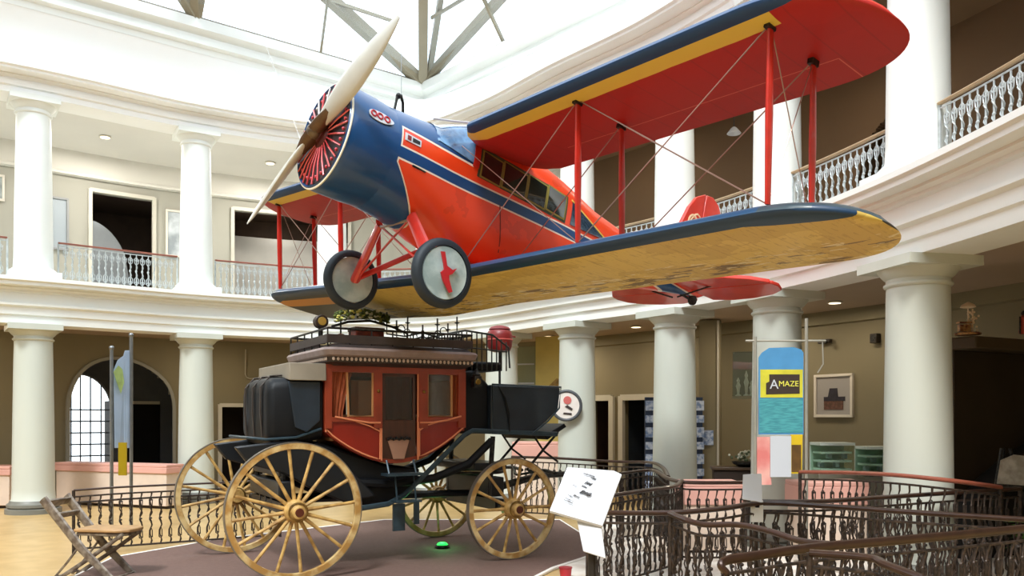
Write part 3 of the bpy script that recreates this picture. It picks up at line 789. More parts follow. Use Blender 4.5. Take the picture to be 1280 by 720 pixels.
# tail
TAILR = mat('tail_red', '#d2311c', .4, coat=.3, var=.12, scale=3)
fin = [(-5.75, .40), (-5.92, .75), (-6.02, 1.15), (-6.14, 1.45), (-6.28, 1.66), (-6.48, 1.78), (-6.5, .38)]
rud = [(-6.5, .2), (-6.5, 1.78), (-6.66, 1.80), (-6.84, 1.72), (-6.98, 1.52), (-7.05, 1.25), (-7.05, .8), (-6.98, .4), (-6.85, .2), (-6.7, .12)]
fo = MB().prism(fin, lambda x, y, h: V((x, h, y)), -.035, .035).build('fin', TAILR, plane, bevel=.012)
MB().prism([(x-.012, y) for x, y in rud], lambda x, y, h: V((x, h, y)), -.03, .03).build('rudder', TAILR, plane, bevel=.012)
CRM = mat('cream_scroll', '#e8c9a0', .5)
for sg in (1, -1):
    q = MB(); q.tube([(-6.10-.62*t, sg*.036, 1.02+.42*math.sin(min(1, t*1.9)*PI/2)-.55*max(0, t-.35)**1.2) for t in [i/12 for i in range(13)]], .016, 5, flat=(1, .5)); q.build('tail_scroll', CRM, plane)
    q = MB(); q.tube([(-6.27-.10*math.cos(a), sg*.037, 1.22+.13*math.sin(a)) for a in [2*PI*i/16 for i in range(16)]], .022, 5, closed=True, flat=(1, .5)); q.tube([(-6.24, sg*.037, 1.10), (-6.22, sg*.037, .95)], .02, 5); q.build('tail_numeral', CRM, plane)
    q = MB(); q.ball((-6.27, sg*.037, 1.23), .06, sc=(1, .15, 1)); q.build('tail_medallion', mat('medallion_olive', '#6b6540', .5), plane)
for sg in (1, -1):
    st = [(-5.80, .10), (-5.90, .6), (-6.0, 1.05), (-6.16, 1.38), (-6.38, 1.58), (-6.38, .10)]
    el = [(-6.40, .12), (-6.40, 1.59), (-6.55, 1.62), (-6.75, 1.54), (-6.90, 1.3), (-7.0, .9), (-7.02, .5), (-6.94, .16)]
    MB().prism([(x, sg*y) for x, y in st], lambda x, y, h: V((x, y, .17+h)), -.03, .03).build('tailplane', TAILR, plane, bevel=.012)
    MB().prism([(x, sg*y) for x, y in el], lambda x, y, h: V((x, y, .165+h)), -.025, .025).build('elevator', TAILR, plane, bevel=.012)
    MB().tube([(-6.2, sg*.05, -.02), (-6.3, sg*.6, .15)], .014, 6).build('tail_brace', BLACKI, plane)
mb = MB(); mb.tube([(-6.2, 0, .08), (-6.45, 0, .06), (-6.6, 0, .05)], .022, 6); mb.lathe([(.03, -.03), (.085, -.025), (.09, 0), (.085, .025), (.03, .03)], c=(-6.62, 0, .06), n=18, M=My)
mb.build('tail_wheel', BLACKI, plane)
# suspension cables up to the skylight beams
CAB = mat('steel_cable', '#9a9a9a', .4, .8)
for (lu, lv, lw), top, lab in (((-.85, 0, .84), (-1.6, 12.2, 14.6), 'thin steel cable rising from the nose bracket'), ((-2.0, 4.2, .62), (3.2, 9.6, 13.4), 'thin steel cable rising from the near upper wing'), ((-2.0, -4.2, .62), (-5.6, 15.0, 11.8), 'thin steel cable rising from the far upper wing')):
    a = MW @ V((lu, lv, lw))
    MB().tube([a, top], .003, 4).build('suspension_cable', CAB, label=lab, cat='cable', group='cables that hold the biplane')
# ---------------------------------------------------------------- stagecoach, local axes: x forward (picture right), y away from the camera
PZ = .037
coach = empty('stagecoach', (-1.84, 11.08, PZ), R(30), label='maroon and black stagecoach with golden spoked wheels', cat='stagecoach')
MAROON = mat('maroon_panel', '#8a1c0d', .3, coat=.3, var=.15, scale=3)
REDBR = mat('red_brown_body_frame', '#94381f', .35, coat=.3, var=.2, scale=4)
TRIMO = mat('orange_piping', '#e08a60', .4, coat=.3)
CURT = mat('orange_brown_curtain', '#a5522c', .8, var=.35, scale=14, stretch=(6, 6, .3))
LEATH = mat('black_leather', '#0b0e12', .5, var=.3, scale=5, bump=.1, bscale=40, spec=.3)
LEATHB = mat('slate_leather', '#1d2934', .42, var=.25, scale=4, bump=.08, bscale=30, coat=.25)
NAVYW = mat('navy_undercarriage', '#0d1319', .45, .0, var=.3, scale=9, coat=.2)
STRAP = mat('blue_grey_iron', '#34464f', .4, .3, var=.2, scale=10)
GOLD = mat('golden_oak_wheel', '#c9a360', .4, coat=.2, var=.25, scale=9, col2='#97723a')
GOLDD = mat('golden_rim', '#a67c40', .4, coat=.2, var=.3, scale=7, col2='#cdb27c')
BRASS = mat('old_brass', '#9a7a3c', .3, .9, var=.25, scale=12)
ROOFM = mat('coach_roof_black', '#3a302d', .5, var=.25, scale=6)
ROOFP = mat('coach_cornice_pink_grey', '#8f7c76', .5, var=.15, scale=8)
BEADM = mat('coach_cornice_beads', '#cdb8a8', .45)
INNER = mat('coach_interior_tan', '#a5734c', .6, var=.3, scale=5)
PALEG = mat('pale_grey_hood', '#8f8574', .6, var=.1, scale=4)

def make_wheel(Rw, n, name='wheel'):
    root = MB()
    # felloe ring, axle along local y
    prof = [(Rw-.075, -.032), (Rw-.012, -.032), (Rw-.012, .032), (Rw-.075, .032), (Rw-.08, .02), (Rw-.08, -.02), (Rw-.075, -.032)]
    root.lathe(prof, n=72, M=My, cap=False)
    w = root.build(name, GOLDD, None, smooth=40)
    MB().lathe([(Rw-.012, -.034), (Rw, -.034), (Rw, .034), (Rw-.012, .034)], n=72, M=My, cap=False).build('iron_tyre', mat('iron_tyre', '#8a8175', .35, .6, var=.2) if 'iron_tyre' not in bpy.data.materials else bpy.data.materials['iron_tyre'], w, smooth=40)
    h = MB().lathe([(.06, -.19), (.075, -.18), (.078, -.14), (.10, -.12), (.125, -.08), (.135, -.03), (.135, .03), (.12, .08), (.09, .12), (.085, .16), (.05, .17)], n=28, M=My)
    hub = h.build('hub', GOLD, w, smooth=40)
    MB().lathe([(.045, -.205), (.05, -.19), (.062, -.185), (.062, -.17)], n=20, M=My).build('hub_cap', mat('hub_cap_red', '#5a2a1c', .4, .3) if 'hub_cap_red' not in bpy.data.materials else bpy.data.materials['hub_cap_red'], hub)
    for z0 in (-.135, .10):
        MB().lathe([(.106, z0-.012), (.112, z0-.01), (.112, z0+.01), (.106, z0+.012)], n=24, M=My, cap=False).build('hub_band', BRASS, hub)
    for k in range(n):
        a = 2*PI*(k+.5)/n; ca, sa_ = math.cos(a), math.sin(a)
        MB().tube([(.10*ca, -.01, .10*sa_), (.22*ca, -.012, .22*sa_), (.6*Rw*ca, -.006, .6*Rw*sa_), ((Rw-.07)*ca, 0, (Rw-.07)*sa_)], [.024, .022, .018, .021], 8).build('spoke', GOLD, w)
    return w
RW, FW = .78, .655
COACHG = glass_mat('coach_window_glass', '#f6f1e8', .05)
wr = make_wheel(RW, 16); wf = make_wheel(FW, 14)
remember(wr); remember(wf)
for i, (proto, x, z) in enumerate(((wr, -1.33, RW), (wf, 1.50, FW))):
    for j, y in enumerate((-1.09, 1.22)):
        o = proto if j == 0 else copy_tree(proto)
        o.parent = coach; o.location = (x-(.17 if (i == 0 and j) else 0), y, z); o.rotation_euler = (0, (.1, .37, .22, .05)[i*2+j], PI if y > 0 else 0)
def cb(name, m, mb, parent=None, **k): return mb.build(name, m, parent or coach, **k)
# axles, perch, bolsters
cb('axle', NAVYW, MB().tube([(-1.33, -1.0, RW), (-1.33, 1.0, RW)], .045, 10).box((-1.33, 0, RW), (.13, 1.5, .13)))
cb('axle', NAVYW, MB().tube([(1.50, -1.0, FW), (1.50, 1.0, FW)], .045, 10).box((1.5, 0, FW+.02), (.13, 1.5, .14)))
for y in (-.28, 0, .28):
    cb('perch_pole', NAVYW, MB().tube([(-1.4, y, RW+.05), (0, y*.6, .80), (1.5, y*.2, FW+.12)], .04, 8))
cb('rear_bolster', NAVYW, MB().box((-1.33, 0, RW+.20), (.18, 1.45, .22)).box((-1.33, 0, RW+.42), (.14, 1.3, .12)), bevel=.015)
cb('front_bolster', NAVYW, MB().box((1.5, 0, FW+.25), (.2, 1.4, .26)).box((1.45, 0, FW+.52), (.5, 1.2, .10)), bevel=.015)
cb('turntable', BLACKI, MB().tube([(1.5+.42*math.cos(a), .42*math.sin(a), FW+.42) for a in [2*PI*i/24 for i in range(24)]], .022, 6, closed=True))
# thoroughbrace straps, standards and stays
for y in (-.62, .62):
    cb('thoroughbrace', LEATH, MB().tube([(-1.42, y, 1.52), (-1.1, y, 1.22), (-.6, y, 1.05), (0, y, 1.0), (.6, y, 1.05), (1.1, y, 1.22), (1.45, y, 1.52)], .055, 8, flat=(1, .8)))
    cb('rear_standard', BLACKI, MB().tube([(-1.33, y, RW), (-1.36, y, 1.3), (-1.42, y, 1.58)], .035, 8))
    cb('front_standard', BLACKI, MB().tube([(1.42, y, FW+.1), (1.45, y, 1.3), (1.47, y, 1.58)], .035, 8))
    cb('side_stay', STRAP, MB().tube([(-.45, y*1.12, .72), (-.05, y*1.12, .76), (.16, y*1.12, .86), (.55, y*1.12, 1.20), (1.0, y*1.12, 1.60), (1.12, y*1.12, 1.66), (2.45, y*1.12, 1.60)], .026, 8, flat=(1.3, .8)))
    cb('rear_spring', NAVYW, MB().prism([(-1.9, 1.5), (-1.2, 1.58), (-.75, 1.4), (-.35, 1.02), (-.2, .86), (-.6, .80), (-1.0, .98), (-1.35, 1.18), (-1.75, 1.3)], lambda a, b, h: V((a, y+h, b)), -.05, .05), bevel=.02)
cb('underslung_box', LEATH, MB().prism([(-.95, 1.56), (.0, 1.24), (.45, 1.18), (.40, .94), (.1, .76), (-.35, .74), (-.75, .92), (-1.0, 1.3)], lambda a, b, h: V((a, h, b)), -.55, .55), bevel=.04)
cb('hanging_strap', STRAP, MB().box((.10, -.66, .58), (.16, .03, .34)).box((.34, -.66, .62), (.07, .03, .28)))
cb('step', STRAP, MB().box((.10, -.80, 1.13), (.50, .22, .03)).tube([(-.08, -.70, 1.3), (-.08, -.8, 1.13)], .014, 6).tube([(.28, -.70, 1.3), (.28, -.8, 1.13)], .014, 6))
cb('lower_step', STRAP, MB().box((.12, -.86, .80), (.34, .18, .025)).tube([(.0, -.78, 1.12), (0, -.86, .8)], .012, 6).tube([(.25, -.78, 1.12), (.25, -.86, .8)], .012, 6))
cb('draught_pole', BLACKI, MB().tube([(1.5, 0, FW+.1), (2.6, 0, .98), (3.3, 0, .98)], [.06, .05, .04], 8))
for y in (-.45, .45):
    cb('singletree', BLACKI, MB().tube([(2.35, y-.35, 1.06), (2.42, y, 1.08), (2.35, y+.35, 1.06)], .025, 8).tube([(2.4, y, 1.08), (2.2, 0, 1.0)], .016, 6))
    cb('footboard_bracket', BLACKI, MB().tube([(2.1, y, 1.10), (2.42, y, 1.42), (2.62, y, 1.62)], .02, 6).tube([(2.62, y, 1.2), (2.38, y, 1.36), (2.2, y, 1.6)], .016, 6))
# body
HW = .66; X0, X1 = -.86, 1.02
def zb(d): return 1.26+.42*abs((d-.06)/.94)**1.9
body = MB()
fl_ = [(X0+(X1-X0)*i/20) for i in range(21)]
body.loop([[(x, -HW, zb(x)), (x, HW, zb(x)), (x, HW, zb(x)+.05), (x, -HW, zb(x)+.05)] for x in fl_])
for x in (X0, X1-.05):
    body.box((x+.025, 0, (1.66+2.45)/2), (.05, HW*2, 2.45-1.66))
bd_ = cb('coach_body', REDBR, body, bevel=0)
def side_poly(y0, sg, xa, xb, m, name, top=1.80, inset=.0, parent=bd_, yoff=0, th=.04):
    n = 12; poly = [(xa+(xb-xa)*i/n, zb(xa+(xb-xa)*i/n)+inset) for i in range(n+1)] + [(xb, top), (xa, top)]
    y1 = sg*(HW+yoff)
    return MB().prism(poly, lambda a, b, h: V((a, y1+h, b)), -th/2, th/2).build(name, m, parent, smooth=20)
def bar(xa, za, xb, zb_, sg, w, m, name, yoff=.02, th=.05, parent=bd_):
    a, b = V((xa, 0, za)), V((xb, 0, zb_)); t = (b-a).normalized(); nn = V((-t.z, 0, t.x))*w/2; y = sg*(HW+yoff)
    return MB().prism([(p.x, p.z) for p in (a-nn, b-nn, b+nn, a+nn)], lambda q, r_, h: V((q, y+h, r_)), -th/2, th/2).build(name, m, parent, smooth=0, bevel=.004)
for sg in (-1, 1):
    side_poly(0, sg, X0, -.14, MAROON, 'lower_panel'); side_poly(0, sg, .35, X1, MAROON, 'lower_panel')
    bar(X0, 2.43, X1, 2.43, sg, .09, REDBR, 'top_rail')
    for xa, xb in ((X0, -.14), (.35, X1)): bar(xa, 1.81, xb, 1.81, sg, .06, REDBR, 'middle_rail')
    for x, w in ((-.82, .09), (-.19, .11), (.42, .12), (.965, .11)): bar(x, 1.70, x, 2.43, sg, w, REDBR, 'body_post', yoff=.025)
    cu = MB(); rows = []
    for z, wd in ((1.83, .16), (1.9, .16), (2.1, .20), (2.3, .25), (2.40, .28)):
        rows.append([(-.79+wd*i/14, sg*(HW-.01+.018*math.sin(i*1.9)), z) for i in range(15)])
    cu.sweep(rows); cu.build('curtain', CURT, bd_)
    cu = MB(); rows = []
    for z, wd in ((1.83, .10), (2.1, .10), (2.40, .11)):
        rows.append([(.92-wd+wd*i/8, sg*(HW-.01+.015*math.sin(i*1.9)), z) for i in range(9)])
    cu.sweep(rows); cu.build('curtain', CURT, bd_)
    for xa, xb, za, zb_ in ((-.56, -.25, 1.85, 2.40), (.49, .83, 1.85, 2.39)):
        f = MB()
        yy = sg*(HW+.01)
        f.tube([(xa, yy, za), (xb, yy, za), (xb, yy, zb_), (xa-.02 if xa < 0 else xa, yy, zb_)], .018, 6, closed=True)
        wfm = f.build('window_frame', mat('tan_window_frame', '#c08a5a', .4) if 'tan_window_frame' not in bpy.data.materials else bpy.data.materials['tan_window_frame'], bd_)
        MB().box(((xa+xb)/2, yy, (za+zb_)/2), (xb-xa, .008, zb_-za)).build('window_pane', COACHG, wfm)
    # piping
    pt = [(X0+.02, zb(X0)+.03)] + [(x, zb(x)+.03) for x in fl_ if X0 < x < -.16] + [(-.16, zb(-.16)+.03)]
    yy = sg*(HW+.028)
    cb('orange_piping', TRIMO, MB().tube([(-.85, yy, 2.42), (-.85, yy, 1.78), (-.845, yy, 1.66)] + [(a, yy, b) for a, b in pt] + [(-.155, yy, 1.78)], .011, 6), bd_)
    pt = [(.37, zb(.37)+.03)] + [(x, zb(x)+.03) for x in fl_ if .38 < x < X1] 
    cb('orange_piping', TRIMO, MB().tube([(.37, yy, 1.78)] + [(a, yy, b) for a, b in pt] + [(X1-.02, yy, 1.74)], .011, 6), bd_)
    cb('orange_piping', TRIMO, MB().tube([(-.74, yy+sg*.02, 1.845), (-.5, yy+sg*.02, 1.80), (-.3, yy+sg*.02, 1.77), (-.16, yy+sg*.02, 1.77)], .012, 6).tube([(-.5, yy+sg*.01, 1.795), (-.3, yy+sg*.01, 1.73), (-.16, yy+sg*.01, 1.66)], .009, 6), bd_)
    cb('orange_piping', TRIMO, MB().tube([(.37, yy+sg*.02, 1.77), (.55, yy+sg*.02, 1.77), (.75, yy+sg*.02, 1.80), (.95, yy+sg*.02, 1.85)], .012, 6).tube([(.62, yy+sg*.01, 1.775), (.45, yy+sg*.01, 1.73), (.37, yy+sg*.01, 1.67)], .009, 6), bd_)
    cb('orange_piping', TRIMO, MB().tube([(-.14, yy, 1.30), (-.14, yy, 2.39), (.35, yy, 2.39), (.35, yy, 1.30)], .013, 6), bd_)
    for x in (-.19, .42): cb('brass_knob', BRASS, MB().ball((x, sg*(HW+.06), 2.16), .022, 10, 6), bd_)
    # door
    dr = MB().prism([(-.12, zb(-.12)+.04), (.06, zb(.06)+.04), (.33, zb(.33)+.04), (.33, 1.80), (-.12, 1.80)], lambda a, b, h: V((a, sg*(HW-.02)+h, b)), -.02, .02)
    dr.box((-.10, sg*(HW-.02), 2.08), (.04, .04, .6)).box((.31, sg*(HW-.02), 2.08), (.04, .04, .6)).box((.105, sg*(HW-.02), 2.37), (.45, .04, .05))
    dob = dr.build('door', mat('door_dark_brown', '#4a2414', .35, coat=.5, var=.3, scale=6, stretch=(3, 1, .4)) if 'door_dark_brown' not in bpy.data.materials else bpy.data.materials['door_dark_brown'], bd_, bevel=.004)
    MB().box((.105, sg*(HW-.02), 2.08), (.38, .01, .55)).build('door_pane', glass_mat('door_pane', '#c9a58c', .08) if 'door_pane' not in bpy.data.materials else bpy.data.materials['door_pane'], dob)
    MB().prism([(-.06, 1.56), (.24, 1.56), (.20, 1.42), (.17, 1.31), (.02, 1.31), (-.01, 1.42)], lambda a, b, h: V((a, sg*(HW+.012)+h, b)), -.012, .012).build('door_shield', mat('dusty_rose_shield', '#b08670', .5, var=.1) if 'dusty_rose_shield' not in bpy.data.materials else bpy.data.materials['dusty_rose_shield'], dob, bevel=.01)
    fr = MB()
    for i in range(9): fr.ball((-.05+.036*i, sg*(HW+.03), 1.565+.012*(i % 2)), .022, 6, 4)
    fr.build('shield_fringe', BLACKI, dob)
# interior
for xa in (-.78, .62):
    cb('bench_seat', INNER, MB().box((xa+.16, 0, 1.82), (.32, 1.2, .10)).box((xa+.02 if xa < 0 else xa+.30, 0, 2.05), (.06, 1.2, .56)).box((xa+.16, 0, 1.66), (.30, 1.2, .22)), bd_, bevel=.02)
cb('door_curtain', mat('inner_brown_leather', '#5c3018', .5, var=.4, scale=5, stretch=(2, 2, .4)), MB().sweep([[(-.14+.5*i/12, -.55+.02*math.sin(i*1.7), z) for i in range(13)] for z in (1.5, 1.9, 2.36)]), bd_)
cb('leather_curtain', LEATH, MB().sweep([[(-.34+.012*math.sin(i*2), .30+.03*i, z) for i in range(8)] for z in (1.9, 2.15, 2.38)]), bd_)
# roof
def rrect(x0, x1, hy, r, n=6):
    pts = []
    for cx_, cy_, a0 in ((x1-r, hy-r, 0), (x0+r, hy-r, 90), (x0+r, -hy+r, 180), (x1-r, -hy+r, 270)):
        for i in range(n+1): a = R(a0+90*i/n); pts.append((cx_+r*math.cos(a), cy_+r*math.sin(a)))
    return pts
rf = MB(); rows = []
for z, g_ in ((2.46, -.03), (2.50, .05), (2.56, .06)): rows.append([(x, y, z) for x, y in rrect(-.80-g_, 1.02+g_, .78+g_, .10)])
rf.loop(rows); roof = cb('roof', ROOFM, rf, smooth=30)
rows = []
for z, g_ in ((2.56, .06), (2.58, .10), (2.64, .12), (2.67, .10)): rows.append([(x, y, z) for x, y in rrect(-.80-g_, 1.02+g_, .78+g_, .12)])
cb('roof_cornice', ROOFP, MB().loop(rows), roof, smooth=30)
rows = []
for z, g_ in ((2.67, .07), (2.71, .03), (2.74, -.10), (2.76, -.3), (2.765, -.6)): rows.append([(x, y, z) for x, y in rrect(-.80-g_, 1.02+g_, .78+g_, max(.02, .12+g_*.1))])
cb('roof_deck', ROOFM, MB().loop(rows), roof, smooth=60)
bm_ = MB()
for sg in (-1, 1):
    for i in range(34): bm_.ball((-.80+1.84*i/33, sg*.84, 2.535), .019, 6, 4, sc=(1, .7, 1.2))
for x in (-.865, 1.085):
    for i in range(26): bm_.ball((x, -.76+1.52*i/25, 2.535), .019, 6, 4, sc=(.7, 1, 1.2))
cb('beaded_moulding', BEADM, bm_, roof)
cb('rear_hood', PALEG, MB().prism([(-.74, 2.48), (-.76, 2.27), (-.35, 2.32), (0, 2.34), (.35, 2.32), (.76, 2.27), (.74, 2.48)], lambda a, b, h: V((-.88+h, a, b)), -.42, .02), bevel=.01)
# roof railing
rl = MB(); pr = [(-.86, -.80), (1.06, -.80), (1.06, .80), (-.86, .80)]
rl.tube([(x, y, 2.90) for x, y in pr], .014, 6, closed=True); rl.tube([(x, y, 2.82) for x, y in pr], .008, 6, closed=True)
for sg in (-1, 1):
    for i in range(8): rl.tube([(-.86+1.92*i/7, sg*.80, 2.68), (-.86+1.92*i/7, sg*.80, 2.90)], .010, 6)
for i in range(1, 5):
    for x in (-.86, 1.06): rl.tube([(x, -.8+1.6*i/5, 2.68), (x, -.8+1.6*i/5, 2.90)], .010, 6)
cb('roof_rail', BLACKI, rl, roof)
lb = MB()
for sg in (-1, 1): lb.box((.1, sg*.80, 2.775), (1.94, .025, .10))
for x in (-.86, 1.06): lb.box((x, 0, 2.775), (.025, 1.6, .10))
cb('luggage_board', ROOFM, lb, roof)
# rear boot
rb = MB(); rows = []
for x, z0, z1, hy in ((-.88, 1.56, 2.33, .66), (-1.15, 1.50, 2.33, .68), (-1.44, 1.50, 2.31, .67), (-1.50, 1.53, 2.27, .65), (-1.53, 1.60, 2.18, .60)):
    mid, h = (z0+z1)/2, (z1-z0)/2
    rows.append([(x, hy*math.copysign(abs(math.cos(a))**.28, math.cos(a)), mid+h*math.copysign(abs(math.sin(a))**.28, math.sin(a))) for a in [2*PI*i/28 for i in range(28)]])
boot = cb('rear_boot', LEATH, rb.loop(rows), smooth=60)
for y in (-.40, .0, .40): cb('boot_strap', mat('brown_black_strap', '#2c211b', .5) if 'brown_black_strap' not in bpy.data.materials else bpy.data.materials['brown_black_strap'], MB().tube([(-.9, y, 2.34), (-1.2, y, 2.35), (-1.44, y, 2.33), (-1.55, y, 2.2), (-1.555, y, 1.9), (-1.53, y, 1.6)], .022, 6, flat=(.4, 1.4)), boot)
cb('boot_side_flap', LEATHB, MB().prism([(-.92, 2.26), (-.92, 1.80), (-1.08, 1.66), (-1.22, 1.72), (-1.30, 2.26)], lambda a, b, h: V((a, -.69+h, b)), -.012, .012), boot, bevel=.006)  # lighter slate than the boot, paints in the bluish light on it
cb('boot_rail', STRAP, MB().tube([(-.9, -.68, 1.70), (-1.2, -.68, 1.60), (-1.55, -.68, 1.58), (-1.72, -.5, 1.60), (-1.72, .5, 1.60)], .016, 6), boot)
# driver's box and front boot
cb('front_void_panel', LEATH, MB().prism([(1.03, 1.62), (1.03, 2.44), (1.20, 2.46), (1.42, 2.28), (1.42, 1.62)], lambda a, b, h: V((a, h, b)), -.60, .60), bevel=.03)
db = cb('driver_box', LEATHB, MB().prism([(1.40, 1.62), (1.40, 2.27), (2.50, 2.25), (2.50, 2.20), (2.47, 1.95), (2.28, 1.78), (2.02, 1.60)], lambda a, b, h: V((a, h, b)), -.70, .70), bevel=.025)
cb('driver_box_edge', STRAP, MB().tube([(1.41, -.715, 2.275), (2.50, -.715, 2.255), (2.47, -.715, 1.96), (2.28, -.715, 1.78), (2.02, -.715, 1.60), (1.41, -.715, 1.62)], .013, 6, closed=True), db)
cb('driver_box_fold', LEATH, MB().tube([(1.50, -.712, 2.26), (1.60, -.715, 2.1), (1.66, -.715, 1.9), (1.68, -.712, 1.64)], [.006, .018, .018, .006], 6), db)
cb('footboard', LEATH, MB().prism([(2.30, 1.58), (2.62, 1.75), (2.66, 1.70), (2.34, 1.52)], lambda a, b, h: V((a, h, b)), -.62, .62), bevel=.01)
seat = cb('driver_seat', LEATH, MB().box((1.42, 0, 2.52), (.42, 1.2, .12)), bevel=.04)
sl = MB()
for sg in (-1, 1):
    sl.tube([(1.05, sg*.62, 2.98), (1.45, sg*.64, 2.94), (1.70, sg*.64, 2.78), (1.72, sg*.64, 2.5)], .014, 6); sl.tube([(1.05, sg*.62, 2.76), (1.68, sg*.64, 2.72)], .010, 6)
    for i in range(9):
        x = 1.07+.075*i; sl.tube([(x, sg*.635, 2.46), (x, sg*.635, 2.96-.12*max(0, (x-1.4)/.3))], .010, 5)
sl.tube([(1.05, -.62, 2.98), (1.05, .62, 2.98)], .014, 6); sl.tube([(1.05, -.62, 2.72), (1.05, .62, 2.72)], .010, 6)
for i in range(1, 14): sl.tube([(1.05, -.62+1.24*i/14, 2.50), (1.05, -.62+1.24*i/14, 2.98)], .010, 5)
for i in range(14): sl.tube([(1.05+.02*math.cos(a), -.62+1.24*(i+.5)/14+.035*math.cos(a), 2.86+.04*math.sin(a)) for a in [2*PI*j/8 for j in range(8)]], .006, 4, closed=True)
cb('seat_rail', mat('grey_black_iron', '#3e4341', .4, .6), sl, seat)
for y in (-.70, .70):
    lp = MB().box((1.16, y*1.05, 2.30), (.11, .11, .15)).lathe([(.05, 0), (.06, .02), (.03, .06), (.02, .09)], c=(1.16, y*1.05, 2.375), n=12)
    lq = cb('carriage_lamp', BLACKI, lp, bevel=.006)
    cb('lamp_glass', BRASS, MB().lathe([(.035, -.005), (.04, .0), (.03, .012)], c=(1.16, y*1.05-.055*(1 if y < 0 else -1), 2.30), n=14, M=Matrix(((1, 0, 0), (0, 0, 1 if y > 0 else -1), (0, 1, 0)))), lq)

# ---- things on and round the coach
TC = Matrix.Translation(V((-1.84, 11.08, PZ))) @ Matrix.Rotation(R(30), 4, 'Z')
def wl(x, y, z): return TC @ V((x, y, z))
rbx = empty('wooden_case', tuple(wl(-.05, .1, 2.767)), R(32), label='small red wooden case on the stagecoach roof', cat='case')
MB().box((0, 0, .10), (.40, .26, .20)).build('case_body', mat('faded_red_case', '#96402f', .5, var=.4, scale=12, col2='#6e2a20'), rbx, bevel=.008)
MB().box((0, 0, .225), (.42, .28, .05)).build('case_lid', mat('brown_case_lid', '#5c3426', .5, var=.3), rbx, bevel=.008)
MB().tube([(-.06, -.145, .12), (-.03, -.155, .09), (.03, -.155, .09), (.06, -.145, .12)], .008, 5).build('case_handle', BRASS, rbx)
ga = empty('flower_garland', tuple(wl(-.15, -.05, 3.02)), R(30), label='heap of yellow-green flowers and leaves above the stagecoach roof', cat='garland')
rng = random.Random(3)
lv, f1, f2 = MB(), MB(), MB()
for i in range(170):
    x = rng.uniform(-.36, .36); y = rng.uniform(-.10, .10); z = .06+.10*math.cos(x*3.4)+rng.uniform(-.05, .07)
    (lv if i % 3 else f1 if i % 2 else f2).ball((x, y, z), rng.uniform(.018, .032), 6, 4, sc=(1, 1, rng.uniform(.5, 1)))
lv.build('foliage', mat('dark_leaves', '#2f3a18', .7, var=.4, scale=20, col2='#6d7a32'), ga, kind='stuff'); f1.build('yellow_blossom', mat('yellow_petals', '#d8cf6a', .7), ga, kind='stuff'); f2.build('cream_blossom', mat('cream_petals', '#e9e2c0', .7), ga, kind='stuff')
MB().tube([(-.42, 0, -.02), (-.2, 0, .05), (.1, 0, .08), (.4, 0, .02), (.62, 0, -.06)], .016, 6).tube([(-.3, 0, -.245), (-.3, 0, .05)], .012, 6).tube([(.62, 0, -.25), (.62, 0, -.06)], .012, 6).build('garland_branch', BLACKI, ga)
br = empty('brass_lamp', tuple(wl(-.73, -.1, 2.765)), R(30), label='round brass-fronted lamp at the rear of the stagecoach roof', cat='lamp')
MB().lathe([(.06, 0), (.07, .02), (.03, .04), (.03, .2)], n=16).build('lamp_stand', BLACKI, br)
MB().lathe([(.075, -.07), (.085, -.06), (.085, .05), (.06, .08)], c=(0, 0, .28), n=20, M=My).build('lamp_drum', mat('dark_lamp_body', '#2a1d16', .5), br)
MB().lathe([(.01, -.082), (.05, -.08), (.055, -.07), (.055, -.06)], c=(0, 0, .28), n=20, M=My).build('lamp_face', mat('brass_face', '#d9b45a', .3, .7), br)
kg = empty('wooden_keg', tuple(wl(-.48, -.1, 2.765)), R(30), label='small dark red keg beside the brass lamp on the stagecoach roof', cat='keg')
MB().lathe([(.05, -.1), (.065, -.05), (.07, 0), (.065, .05), (.05, .1)], c=(0, 0, .07), n=18, M=My).build('keg_body', mat('keg_red', '#7d2b26', .5, var=.3, scale=15), kg)
for q in (-.06, .06): MB().lathe([(.066, q-.01), (.07, q-.01), (.07, q+.01), (.066, q+.01)], c=(0, 0, .07), n=18, M=My, cap=False).build('keg_hoop', BRASS, kg)
cd_ = empty('iron_candelabra', tuple(wl(.72, 0, 2.765)), R(30), label='lacy black iron candelabra standing on the front of the stagecoach roof', cat='candelabra')
q = MB(); q.lathe([(.10, 0), (.11, .01), (.03, .04), (.02, .25)], n=14)
for sg in (-1, 1):
    for k, (L, H) in enumerate(((.22, .20), (.38, .14), (.52, .24))):
        q.tube([(0, 0, .12+.05*k), (sg*L*.5, 0, .06+.05*k), (sg*L, 0, .10+.04*k), (sg*L, 0, H+.14)], .011, 6)
        q.lathe([(.008, 0), (.035, .012), (.038, .02)], c=(sg*L, 0, H+.13), n=10)
        q.tube([(sg*L*.6+.05*math.cos(a), 0, .16+.05*k+.05*math.sin(a)) for a in [2*PI*i/12 for i in range(10)]], .008, 5)
q.build('candle_arm', BLACKI, cd_)
CNM = mat('dark_candle', '#3a3a38', .5)
for L, H in ((-.22, .35), (-.38, .29), (-.52, .39), (.22, .35), (.38, .29), (.52, .39), (0, .25)): MB().lathe([(.012, 0), (.012, .08)], c=(L, 0, H), n=8).build('candle', CNM, cd_)
ln = empty('red_lantern', tuple(wl(1.92, 0, 2.267)), R(30), label='round red lantern on a pole above the driver box', cat='lantern')
MB().tube([(0, 0, 0), (0, 0, .52)], .018, 8).build('lantern_pole', BLACKI, ln)
MB().lathe([(.08, .50), (.15, .52), (.175, .58), (.185, .66), (.185, .74), (.165, .80), (.13, .83)], n=28).build('lantern_body', mat('red_lantern_enamel', '#851d1a', .45, coat=.1, var=.2, scale=6), ln, smooth=40)
